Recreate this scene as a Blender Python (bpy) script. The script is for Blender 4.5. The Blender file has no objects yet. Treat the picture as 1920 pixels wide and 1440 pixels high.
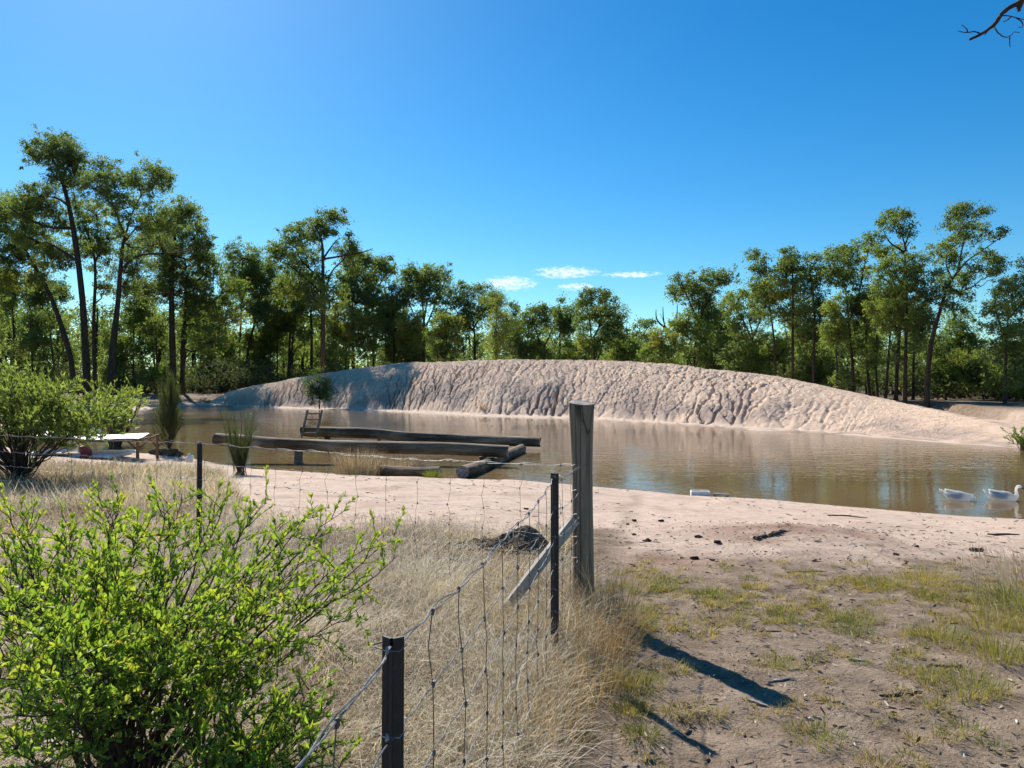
import bpy, math, random
import numpy as np
from mathutils import Vector

# ------------------------------------------------------------------ camera
SC = bpy.context.scene
EYE, FPX = 1.55, 1423.0                       # eye height (m); focal length for a 1920 px wide frame
cam_d = bpy.data.cameras.new("camera")
cam_d.sensor_width = 36.0
cam_d.lens = 36.0 * FPX / 1920.0
cam_d.clip_start, cam_d.clip_end = 0.05, 6000.0
cam = bpy.data.objects.new("camera", cam_d)
cam.location = (0, 0, EYE)
cam.rotation_euler = (math.radians(90), 0, 0)
SC.collection.objects.link(cam)
SC.camera = cam

# ------------------------------------------------------------------ light, sky, exposure
SUN_EL, SUN_AZ = math.radians(39), math.radians(-28)      # azimuth measured from +Y towards +X
to_sun = Vector((math.sin(SUN_AZ) * math.cos(SUN_EL), math.cos(SUN_AZ) * math.cos(SUN_EL), math.sin(SUN_EL)))
sun_d = bpy.data.lights.new("sun", 'SUN')
sun_d.energy = 4.0
sun_d.angle = math.radians(0.53)
sun_d.color = (1.0, 0.94, 0.84)
sun = bpy.data.objects.new("sun", sun_d)
sun.rotation_euler = to_sun.to_track_quat('Z', 'Y').to_euler()
sun.location = (-30, 60, 60)
SC.collection.objects.link(sun)

world = bpy.data.worlds.new("World")
SC.world = world
world.use_nodes = True
nt = world.node_tree
nt.nodes.clear()
def wn(t, **kw):
    n = nt.nodes.new(t)
    for k, v in kw.items(): setattr(n, k, v)
    return n
def wmath(op, a, b=None, c=None):
    n = wn('ShaderNodeMath', operation=op)
    for i, v in enumerate((a, b, c)):
        if v is None: continue
        if isinstance(v, (int, float)): n.inputs[i].default_value = v
        else: nt.links.new(v, n.inputs[i])
    return n.outputs[0]
sky = wn('ShaderNodeTexSky', sky_type='NISHITA', sun_disc=False)
sky.sun_elevation, sky.sun_rotation = SUN_EL, SUN_AZ
sky.altitude, sky.air_density, sky.dust_density, sky.ozone_density = 200, 1.0, 0.25, 3.0
hs = wn('ShaderNodeHueSaturation')
hs.inputs['Saturation'].default_value = 1.42
hs.inputs['Value'].default_value = 1.0
nt.links.new(sky.outputs[0], hs.inputs['Color'])
# a few small fair-weather clouds low in the sky, given as directions (azimuth, elevation in degrees)
tc = wn('ShaderNodeTexCoord')
sep = wn('ShaderNodeSeparateXYZ')
nt.links.new(tc.outputs['Generated'], sep.inputs[0])
az = wmath('MULTIPLY', wmath('ARCTAN2', sep.outputs[0], sep.outputs[1]), 57.29578)
el = wmath('MULTIPLY', wmath('ARCSINE', sep.outputs[2]), 57.29578)
cmb = wn('ShaderNodeCombineXYZ')
nt.links.new(az, cmb.inputs[0]); nt.links.new(wmath('MULTIPLY', el, 2.3), cmb.inputs[1])
nz = wn('ShaderNodeTexNoise')
nz.inputs['Scale'].default_value = 2.1; nz.inputs['Detail'].default_value = 5; nz.inputs['Roughness'].default_value = 0.6
nt.links.new(cmb.outputs[0], nz.inputs['Vector'])
CLOUDS = [(955, 531, 62, 17), (1062, 511, 72, 14), (1185, 515, 62, 7), (1080, 538, 44, 8)]
acc = None
for (cx, cy, rx, ry) in CLOUDS:
    a0 = math.degrees(math.atan2(cx - 960, FPX)); e0 = math.degrees(math.atan2(720 - cy, math.hypot(FPX, cx - 960)))
    k = 57.3 / FPX
    du = wmath('DIVIDE', wmath('SUBTRACT', az, a0), rx * k); dv = wmath('DIVIDE', wmath('SUBTRACT', el, e0), ry * k)
    r2 = wmath('ADD', wmath('MULTIPLY', du, du), wmath('MULTIPLY', dv, dv))
    g = wmath('POWER', 2.71828, wmath('MULTIPLY', r2, -0.75))
    acc = g if acc is None else wmath('MAXIMUM', acc, g)
dens = wmath('SUBTRACT', wmath('MULTIPLY', wmath('MULTIPLY', acc, nz.outputs[0]), 4.0), 1.12)
dens = wmath('MULTIPLY', wmath('MINIMUM', wmath('MAXIMUM', dens, 0.0), 1.0), 0.78)
mixc = wn('ShaderNodeMix', data_type='RGBA')
nt.links.new(dens, mixc.inputs['Factor'])
wb = wn('ShaderNodeMix', data_type='RGBA', blend_type='MULTIPLY')      # cool white balance of the photograph's sky
wb.inputs['Factor'].default_value = 1.0; wb.inputs[7].default_value = (.76, 1.05, 1.05, 1)
nt.links.new(hs.outputs[0], wb.inputs[6])
nt.links.new(wb.outputs[2], mixc.inputs[6])
mixc.inputs[7].default_value = (9.2, 9.6, 10.0, 1)
bg = wn('ShaderNodeBackground')
bg.inputs['Strength'].default_value = 0.062
nt.links.new(mixc.outputs[2], bg.inputs['Color'])
wo = wn('ShaderNodeOutputWorld')
nt.links.new(bg.outputs[0], wo.inputs[0])

SC.view_settings.view_transform = 'Standard'
SC.view_settings.look = 'None'
SC.view_settings.exposure = 1.03
SC.view_settings.gamma = 1.0
SC.view_settings.use_curve_mapping = False
SC.cycles.use_denoising = True
SC.cycles.max_bounces = 5
SC.cycles.diffuse_bounces = 2
SC.cycles.glossy_bounces = 3
SC.cycles.transmission_bounces = 3
SC.cycles.use_adaptive_sampling = True
SC.cycles.adaptive_threshold = 0.03

# ------------------------------------------------------------------ helpers
rng = np.random.default_rng(7)
random.seed(7)
COL = SC.collection

def P(px, py, d):
    """the point at distance d (m, along the view axis) seen in direction (px, py) of the 1920x1440 photograph"""
    return np.array([(px - 960.0) / FPX * d, d, EYE - (py - 720.0) / FPX * d])

def _h(ix, iy, s):
    h = (ix.astype(np.int64) * 374761393 + iy.astype(np.int64) * 668265263 + s * 974711) & 0xffffffff
    h = ((h ^ (h >> 13)) * 1274126177) & 0xffffffff
    return ((h ^ (h >> 16)) & 0xffff) / 65535.0
def noise2(x, y, s=0):
    x = np.asarray(x, float); y = np.asarray(y, float)
    ix, iy = np.floor(x), np.floor(y)
    fx, fy = x - ix, y - iy
    fx = fx * fx * (3 - 2 * fx); fy = fy * fy * (3 - 2 * fy)
    a, b = _h(ix, iy, s), _h(ix + 1, iy, s); c, d = _h(ix, iy + 1, s), _h(ix + 1, iy + 1, s)
    return (a + (b - a) * fx) * (1 - fy) + (c + (d - c) * fx) * fy
def fbm(x, y, s=0, o=4):
    v, a, t = 0, 1.0, 0
    for i in range(o):
        v = v + a * noise2(x * 2 ** i, y * 2 ** i, s + i * 17); t += a; a *= 0.5
    return v / t
def smooth(a, b, x):
    t = np.clip((x - a) / (b - a), 0, 1)
    return t * t * (3 - 2 * t)

def link(o, parent=None):
    COL.objects.link(o)
    if parent is not None: o.parent = parent
    return o
def tag(o, label=None, cat=None, group=None, kind=None):
    if label: o['label'] = label
    if cat: o['category'] = cat
    if group: o['group'] = group
    if kind: o['kind'] = kind
    return o
def empty(name, loc, label=None, cat=None, group=None):
    o = bpy.data.objects.new(name, None)
    o.empty_display_size = 0.1
    o.location = tuple(float(v) for v in loc)
    link(o)
    return tag(o, label, cat, group)

TUBE_CACHE = {}
class MB:
    """collects vertices, triangles/quads and a per-vertex tint; build() makes one mesh object"""
    def __init__(s): s.v = []; s.q = []; s.t = []; s.tint = []; s.n = 0
    def add(s, v, quads=None, tris=None, tint=0.5):
        v = np.asarray(v, float).reshape(-1, 3)
        if quads is not None and len(quads): s.q.append(np.asarray(quads, np.int64).reshape(-1, 4) + s.n)
        if tris is not None and len(tris): s.t.append(np.asarray(tris, np.int64).reshape(-1, 3) + s.n)
        s.v.append(v)
        s.tint.append(np.broadcast_to(np.asarray(tint, float), (len(v),)).copy())
        s.n += len(v)
    def tube(s, pts, r, sides=6, tint=0.5, cap=True, rough=0.0):
        pts = np.asarray(pts, float); n = len(pts)
        r = np.broadcast_to(np.asarray(r, float), (n,))
        tg = np.gradient(pts, axis=0); tg /= np.linalg.norm(tg, axis=1)[:, None] + 1e-9
        mean = pts[-1] - pts[0]; ref = np.eye(3)[int(np.argmin(np.abs(mean)))]
        U = ref - tg * (tg @ ref)[:, None]; U /= np.linalg.norm(U, axis=1)[:, None] + 1e-9
        V = np.cross(tg, U)
        a = np.arange(sides) / sides * 2 * np.pi
        rr = r[:, None] * (1 + (rng.normal(0, rough, (n, sides)) if rough else 0))
        ring = pts[:, None, :] + rr[:, :, None] * (np.cos(a)[None, :, None] * U[:, None, :] + np.sin(a)[None, :, None] * V[:, None, :])
        key = (n, sides, cap)
        if key not in TUBE_CACHE:
            i, j = np.meshgrid(np.arange(n - 1), np.arange(sides), indexing='ij')
            q = np.stack([i * sides + j, i * sides + (j + 1) % sides, (i + 1) * sides + (j + 1) % sides, (i + 1) * sides + j], -1).reshape(-1, 4)
            k = n * sides
            tr = np.array([(k, (m + 1) % sides, m) for m in range(sides)] + [(k + 1, k - sides + m, k - sides + (m + 1) % sides) for m in range(sides)]) if cap else np.zeros((0, 3), int)
            TUBE_CACHE[key] = (q, tr)
        q, tr = TUBE_CACHE[key]
        v = ring.reshape(-1, 3)
        if cap: v = np.vstack([v, pts[0], pts[-1]])
        s.add(v, q, tr, tint)
    def box(s, c, size, axes=None, tint=0.5):
        c = np.asarray(c, float); hx = np.asarray(size, float) / 2
        A = np.eye(3) if axes is None else np.asarray(axes, float)
        v = np.array([c + A[0] * hx[0] * sx + A[1] * hx[1] * sy + A[2] * hx[2] * sz for sz in (-1, 1) for sy in (-1, 1) for sx in (-1, 1)])
        s.add(v, [(0, 2, 3, 1), (4, 5, 7, 6), (0, 1, 5, 4), (2, 6, 7, 3), (0, 4, 6, 2), (1, 3, 7, 5)], None, tint)
    def build(s, name, mat, parent=None, origin=None, smooth_=False):
        V = np.concatenate(s.v) if s.v else np.zeros((0, 3))
        if origin is not None: V = V - np.asarray(origin, float)
        Q = np.concatenate(s.q) if s.q else np.zeros((0, 4), np.int64)
        T = np.concatenate(s.t) if s.t else np.zeros((0, 3), np.int64)
        me = bpy.data.meshes.new(name)
        me.vertices.add(len(V)); me.vertices.foreach_set('co', V.astype(np.float32).ravel())
        loops = np.concatenate([Q.ravel(), T.ravel()]).astype(np.int32)
        me.loops.add(len(loops)); me.loops.foreach_set('vertex_index', loops)
        st = np.concatenate([np.arange(len(Q)) * 4, len(Q) * 4 + np.arange(len(T)) * 3]).astype(np.int32)
        me.polygons.add(len(st)); me.polygons.foreach_set('loop_start', st)
        at = me.attributes.new('tint', 'FLOAT', 'POINT')
        at.data.foreach_set('value', np.concatenate(s.tint).astype(np.float32))
        me.update(calc_edges=True)
        me.polygons.foreach_set('use_smooth', np.full(len(st), bool(smooth_)))
        me.materials.append(mat)
        o = bpy.data.objects.new(name, me)
        if origin is not None and parent is None: o.location = tuple(float(x) for x in origin)
        return link(o, parent)

def unit(v): return v / (np.linalg.norm(v, axis=-1, keepdims=True) + 1e-9)
def rand_dir(n): return unit(rng.normal(size=(n, 3)))

def add_leaves(mb, c, axis, length, width, tint, fold=0.0):
    """diamond leaves: base, two sides, tip; one quad each (two when folded along the midrib)"""
    n = len(c)
    side = unit(np.cross(axis, rand_dir(n)))
    L = np.broadcast_to(np.asarray(length, float), (n,))[:, None]; W = np.broadcast_to(np.asarray(width, float), (n,))[:, None]
    b = c; t = c + axis * L
    if fold:
        nrm = np.cross(axis, side)
        m1 = c + axis * L * 0.35; m2 = c + axis * L * 0.72
        v = np.stack([b, m1 + side * W * .42 + nrm * W * fold, m2 + side * W * .5 + nrm * W * fold, t, m2 - side * W * .5 + nrm * W * fold, m1 - side * W * .42 + nrm * W * fold], 1).reshape(-1, 3)
        k = np.arange(n)[:, None] * 6
        mb.add(v, np.concatenate([k + np.array([[0, 1, 2, 3]]), k + np.array([[0, 3, 4, 5]])]), None, np.repeat(tint, 6))
    else:
        v = np.stack([b + side * W * .5, b - side * W * .5, t], 1).reshape(-1, 3)
        mb.add(v, None, np.arange(n * 3).reshape(-1, 3), np.repeat(tint, 3))

def add_blades(mb, base, lean, length, width, tint, droop=0.35):
    """grass blades: quad + tip triangle, bending over along lean"""
    n = len(base)
    L = np.broadcast_to(np.asarray(length, float), (n,))[:, None]; W = np.broadcast_to(np.asarray(width, float), (n,))[:, None]
    side = unit(np.cross(lean + rand_dir(n) * .4, np.array([0, 0, 1.0])))
    d1 = unit(lean); d2 = d1.copy(); d2[:, 2] -= np.broadcast_to(np.asarray(droop, float), (n,)); d2[:, :2] *= 1.35; d2 = unit(d2)
    m = base + d1 * L * .55; t = m + d2 * L * .45
    v = np.stack([base - side * W * .5, base + side * W * .5, m + side * W * .38, m - side * W * .38, t], 1).reshape(-1, 3)
    k = np.arange(n)[:, None] * 5
    mb.add(v, k + np.array([[0, 1, 2, 3]]), k + np.array([[3, 2, 4]]), np.repeat(tint, 5))

# ------------------------------------------------------------------ materials
def M(name, build):
    m = bpy.data.materials.new(name); m.use_nodes = True
    t = m.node_tree; t.nodes.clear()
    out = t.nodes.new('ShaderNodeOutputMaterial')
    class B:
        def n(s, ty, **kw):
            nd = t.nodes.new(ty)
            for k, v in kw.items():
                if k in ('inp',):
                    for kk, vv in v.items(): s.set(nd.inputs[kk], vv)
                else: setattr(nd, k, v)
            return nd
        def set(s, sock, v):
            if isinstance(v, bpy.types.NodeSocket): t.links.new(v, sock)
            else: sock.default_value = v
        def noise(s, scale, detail=4, rough=.55, vec=None, dim='3D'):
            nd = s.n('ShaderNodeTexNoise', inp={'Scale': scale, 'Detail': detail, 'Roughness': rough})
            if vec is not None: t.links.new(vec, nd.inputs['Vector'])
            return nd.outputs[0]
        def coord(s, scale=(1, 1, 1), kind='Object'):
            c = s.n('ShaderNodeTexCoord'); mp = s.n('ShaderNodeMapping'); mp.inputs['Scale'].default_value = scale
            t.links.new(c.outputs[kind], mp.inputs[0]); return mp.outputs[0]
        def pos(s, scale=(1, 1, 1)):
            c = s.n('ShaderNodeNewGeometry'); mp = s.n('ShaderNodeMapping'); mp.inputs['Scale'].default_value = scale
            t.links.new(c.outputs['Position'], mp.inputs[0]); return mp.outputs[0]
        def attr(s, name='tint'): return s.n('ShaderNodeAttribute', attribute_name=name).outputs['Fac']
        def ramp(s, f, stops):
            nd = s.n('ShaderNodeValToRGB'); cr = nd.color_ramp
            while len(cr.elements) < len(stops): cr.elements.new(0.5)
            for e, (p, c) in zip(cr.elements, stops): e.position = p; e.color = (*c, 1) if len(c) == 3 else c
            t.links.new(f, nd.inputs[0]); return nd.outputs[0]
        def math(s, op, a, b=0.0, clamp=False):
            nd = s.n('ShaderNodeMath', operation=op, use_clamp=clamp); s.set(nd.inputs[0], a); s.set(nd.inputs[1], b); return nd.outputs[0]
        def mix(s, f, a, b, mode='MIX'):
            nd = s.n('ShaderNodeMix', data_type='RGBA', blend_type=mode)
            s.set(nd.inputs['Factor'], f); s.set(nd.inputs[6], a if isinstance(a, bpy.types.NodeSocket) else (*a, 1)); s.set(nd.inputs[7], b if isinstance(b, bpy.types.NodeSocket) else (*b, 1)); return nd.outputs[2]
        def bump(s, h, strength=.5, dist=.02, normal=None):
            nd = s.n('ShaderNodeBump'); s.set(nd.inputs['Strength'], strength); s.set(nd.inputs['Distance'], dist); t.links.new(h, nd.inputs['Height'])
            if normal is not None: t.links.new(normal, nd.inputs['Normal'])
            return nd.outputs[0]
        def pbr(s, col, rough=.8, normal=None, spec=.3, metal=0.0, **kw):
            nd = s.n('ShaderNodeBsdfPrincipled')
            s.set(nd.inputs['Base Color'], col if isinstance(col, bpy.types.NodeSocket) else (*col, 1))
            s.set(nd.inputs['Roughness'], rough); s.set(nd.inputs['Specular IOR Level'], spec); s.set(nd.inputs['Metallic'], metal)
            for k, v in kw.items(): s.set(nd.inputs[k], v)
            if normal is not None: t.links.new(normal, nd.inputs['Normal'])
            return nd.outputs[0]
    b = B()
    t.links.new(build(b), out.inputs['Surface'])
    return m

def leaf_mat(name, stops, trans=.45, tcol=(1.25, 1.2, .55), gloss=.25, rough=.45):
    def f(b):
        c = b.ramp(b.attr('tint'), stops)
        d = b.pbr(c, rough, None, gloss)
        tr = b.n('ShaderNodeBsdfTranslucent'); b.set(tr.inputs['Color'], b.mix(1.0, c, tcol, 'MULTIPLY'))
        mx = b.n('ShaderNodeMixShader'); mx.inputs[0].default_value = trans
        b.set(mx.inputs[1], d); b.set(mx.inputs[2], tr.outputs[0]); return mx.outputs[0]
    return M(name, f)
MAT = {}
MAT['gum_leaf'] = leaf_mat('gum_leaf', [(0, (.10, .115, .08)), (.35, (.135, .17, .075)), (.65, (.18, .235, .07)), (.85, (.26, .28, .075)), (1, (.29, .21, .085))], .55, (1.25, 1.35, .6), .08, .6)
MAT['scrub_leaf'] = leaf_mat('scrub_leaf', [(0, (.06, .075, .06)), (.5, (.09, .12, .065)), (1, (.16, .19, .06))], .5, (1.25, 1.2, .55), .04, .7)
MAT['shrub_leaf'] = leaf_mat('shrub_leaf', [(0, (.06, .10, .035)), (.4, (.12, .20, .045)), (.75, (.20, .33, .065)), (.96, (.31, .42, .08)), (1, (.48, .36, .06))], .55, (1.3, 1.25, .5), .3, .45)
MAT['bush_leaf'] = leaf_mat('bush_leaf', [(0, (.09, .13, .06)), (.5, (.17, .24, .08)), (1, (.28, .35, .11))], .55)
MAT['needle'] = leaf_mat('needle', [(0, (.045, .06, .03)), (.6, (.08, .105, .04)), (1, (.16, .15, .06))], .4)
MAT['dry_grass'] = leaf_mat('dry_grass', [(0, (.17, .125, .08)), (.4, (.36, .28, .18)), (.75, (.55, .46, .32)), (1, (.74, .67, .53))], .35, (1.05, 1, .8), .15, .6)
MAT['rust_grass'] = leaf_mat('rust_grass', [(0, (.16, .10, .055)), (.5, (.33, .225, .11)), (1, (.52, .41, .25))], .35, (1.1, .95, .6), .15, .6)
MAT['green_grass'] = leaf_mat('green_grass', [(0, (.13, .17, .04)), (.35, (.24, .25, .07)), (.65, (.36, .29, .10)), (1, (.48, .37, .19))], .45, (1.15, 1.1, .5), .15, .6)

def bark(b, c0=(.024, .017, .012), c1=(.10, .072, .05)):
    n = b.noise(9, 6, .6, b.pos((1, 1, .18)))
    return b.pbr(b.ramp(n, [(.3, c0), (.75, c1)]), .9, b.bump(n, .9, .04), .15)
MAT['bark'] = M('bark', bark)
MAT['twig'] = M('twig', lambda b: bark(b, (.035, .025, .018), (.12, .085, .06)))
def old_wood(b):
    g = b.noise(26, 6, .62, b.coord((1, 1, .06)))
    big = b.noise(3.0, 3, .5, b.coord((1, 1, .5)))
    crack = b.n('ShaderNodeTexVoronoi', feature='DISTANCE_TO_EDGE', inp={'Scale': 16.0, 'Vector': b.coord((1, 1, .05))}).outputs['Distance']
    c = b.mix(b.math('MULTIPLY', big, .6), b.ramp(g, [(.25, (.10, .066, .044)), (.5, (.235, .17, .122)), (.8, (.40, .31, .235))]), (.30, .225, .17))
    c = b.mix(b.ramp(crack, [(0, (.8, .8, .8)), (.03, (0, 0, 0))]), c, (.018, .015, .013))
    h = b.math('ADD', g, b.ramp(crack, [(0, (0, 0, 0)), (.08, (1, 1, 1))]))
    return b.pbr(c, .85, b.bump(h, .8, .012), .2)
MAT['old_wood'] = M('old_wood', old_wood)
def log_wood(b):
    g = b.noise(14, 6, .62, b.coord((.08, 1, 1)))
    st = b.noise(1.4, 4, .6, b.coord((.5, 1, 1)))
    c = b.mix(b.ramp(st, [(.4, (0, 0, 0)), (.62, (1, 1, 1))]), b.ramp(g, [(.25, (.085, .052, .03)), (.5, (.26, .18, .115)), (.8, (.52, .40, .29))]), b.ramp(g, [(.3, (.04, .023, .013)), (.8, (.17, .11, .065))]))
    return b.pbr(c, .8, b.bump(g, .8, .03), .25)
MAT['log_wood'] = M('log_wood', log_wood)
MAT['end_grain'] = M('end_grain', lambda b: b.pbr(b.ramp(b.noise(18, 5, .6, b.coord()), [(.3, (.13, .11, .10)), (.7, (.42, .38, .34))]), .85, None, .2))
MAT['pale_wood'] = M('pale_wood', lambda b: b.pbr(b.ramp(b.noise(12, 5, .6, b.coord((.15, 1, 1))), [(.3, (.26, .23, .20)), (.7, (.50, .46, .41))]), .8, None, .2))
MAT['brown_pole'] = M('brown_pole', lambda b: b.pbr(b.ramp(b.noise(14, 4, .6, b.pos((1, 1, .2))), [(.3, (.10, .055, .03)), (.7, (.27, .16, .09))]), .85, None, .2))
def steel(b):
    n = b.noise(40, 5, .65, b.coord())
    return b.pbr(b.ramp(n, [(.35, (.010, .010, .014)), (.62, (.022, .022, .028)), (.75, (.075, .035, .022))]), b.math('ADD', b.math('MULTIPLY', n, .4), .3), b.bump(n, .25, .002), .4)
MAT['steel_post'] = M('steel_post', steel)
MAT['wire'] = M('wire', lambda b: b.pbr(b.ramp(b.noise(60, 4, .6, b.pos()), [(.35, (.11, .10, .10)), (.65, (.36, .36, .37))]), .5, None, .5, .35))
MAT['stay_wire'] = M('stay_wire', lambda b: b.pbr(b.ramp(b.noise(50, 4, .6, b.pos()), [(.35, (.06, .05, .048)), (.7, (.18, .155, .14))]), .55, None, .4, .2))
MAT['white_sheet'] = M('white_sheet', lambda b: b.pbr(b.ramp(b.noise(3, 5, .6, b.pos()), [(.3, (.62, .61, .60)), (.7, (.80, .79, .78))]), .5, None, .4))
MAT['white_paint'] = M('white_paint', lambda b: b.pbr(b.ramp(b.noise(7, 6, .65, b.pos()), [(.3, (.52, .50, .46)), (.6, (.80, .79, .77))]), .55, None, .4))
MAT['blue_plastic'] = M('blue_plastic', lambda b: b.pbr(b.ramp(b.noise(9, 3, .5, b.pos()), [(.3, (.02, .10, .34)), (.7, (.06, .25, .60))]), .4, None, .5))
MAT['red_plastic'] = M('red_plastic', lambda b: b.pbr(b.ramp(b.noise(9, 3, .5, b.pos()), [(.3, (.14, .02, .02)), (.7, (.28, .05, .05))]), .45, None, .4))
def feather(b):
    c = b.ramp(b.noise(26, 4, .6, b.coord((1, .5, 1))), [(.25, (.86, .84, .80)), (.6, (.95, .94, .92))])
    d = b.pbr(c, .75, b.bump(b.noise(40, 3, .6, b.coord((.6, 1, 1))), .4, .01), .2)
    tr = b.n('ShaderNodeBsdfTranslucent'); b.set(tr.inputs['Color'], c); mx = b.n('ShaderNodeMixShader'); mx.inputs[0].default_value = .68
    b.set(mx.inputs[1], d); b.set(mx.inputs[2], tr.outputs[0]); return mx.outputs[0]
MAT['feather'] = M('feather', feather)
MAT['bill'] = M('bill', lambda b: b.pbr(b.ramp(b.noise(30, 2, .5, b.coord()), [(.3, (.02, .014, .012)), (.7, (.09, .04, .02))]), .45, None, .4))
def dirt(c0, c1, bs=.6, bd=.03):
    def f(b):
        n = b.noise(16, 6, .65, b.pos())
        return b.pbr(b.ramp(n, [(.3, c0), (.7, c1)]), .95, b.bump(n, bs, bd), .1)
    return f
MAT['dark_soil'] = M('dark_soil', dirt((.045, .035, .028), (.20, .16, .125), .9, .05))
MAT['dung'] = M('dung', dirt((.02, .013, .01), (.09, .06, .045)))
MAT['litter'] = leaf_mat('litter', [(0, (.07, .05, .04)), (.5, (.24, .18, .13)), (.85, (.44, .38, .31)), (1, (.62, .58, .52))], .1, (1, .9, .7), .3, .6)

# ------------------------------------------------------------------ the setting: ground, water, mound
WATER_Z = -0.65
SHORE_NEAR = [(330, 853), (400, 868), (480, 880), (560, 884), (700, 893), (860, 898), (1000, 903), (1110, 912), (1240, 923), (1300, 930),
              (1400, 934), (1500, 942), (1600, 951), (1700, 959), (1800, 967), (1920, 973)]
SHORE_FAR = [(1850, 835), (1750, 828), (1600, 816), (1400, 806), (1200, 793), (1050, 785), (900, 780), (800, 775), (700, 770), (560, 766), (450, 762)]
def on_water(px, py):
    d = (EYE - WATER_Z) * FPX / (py - 720.0)
    return ((px - 960.0) / FPX * d, d)
POND = [on_water(*p) for p in SHORE_NEAR] + [(11.0, 11.6), (15, 12.8), (18.5, 17), (18.6, 22), (17.4, 26)] + [on_water(*p) for p in SHORE_FAR] + \
       [(-30.0, 74.5), (-32.5, 69), (-32, 60), (-29, 48), (-25.5, 38), (-21, 30), (-17, 25.8), (-13, 23.6)]
POND = np.array(POND)
def pond_sd(x, y):
    """signed distance to the shoreline, positive on land"""
    x = np.asarray(x, float); y = np.asarray(y, float)
    best = np.full(x.shape, 1e9); inside = np.zeros(x.shape, bool)
    n = len(POND)
    for i in range(n):
        ax, ay = POND[i]; bx, by = POND[(i + 1) % n]
        ex, ey = bx - ax, by - ay
        t = np.clip(((x - ax) * ex + (y - ay) * ey) / (ex * ex + ey * ey), 0, 1)
        best = np.minimum(best, np.hypot(x - ax - t * ex, y - ay - t * ey))
        c = ((ay > y) != (by > y)) & (x < (bx - ax) * (y - ay) / (by - ay + 1e-12) + ax)
        inside ^= c
    return np.where(inside, -best, best)

# mound stations: shoreline point, crest point (plan), crest height
SIL = ([380, 400, 480, 560, 650, 720, 800, 960, 1100, 1200, 1300, 1400, 1500, 1600, 1700, 1800, 1880, 1910], [745, 740, 722, 708, 690, 683, 680, 674, 675, 678, 686, 698, 712, 735, 757, 780, 797, 806])
ST = [((-31.0, 77.0), (-31.2, 79.0), -.2)]
for (spx, spy, cpx, cd) in [(420, 761, 425, 80), (450, 762, 462, 79), (560, 766, 582, 77), (700, 770, 730, 73.5), (800, 775, 838, 69.5), (900, 780, 945, 65.5), (1050, 785, 1100, 61), (1200, 793, 1255, 55.5),
                            (1400, 806, 1465, 48), (1600, 816, 1662, 41), (1750, 828, 1798, 34.2), (1850, 835, 1885, 30.2)]:
    q = P(cpx, float(np.interp(cpx, *SIL)), cd); ST.append((on_water(spx, spy), (q[0], q[1]), q[2]))
ST.append(((17.6, 25.6), (19.0, 26.6), -.5))
MOUND_POLY = None
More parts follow.
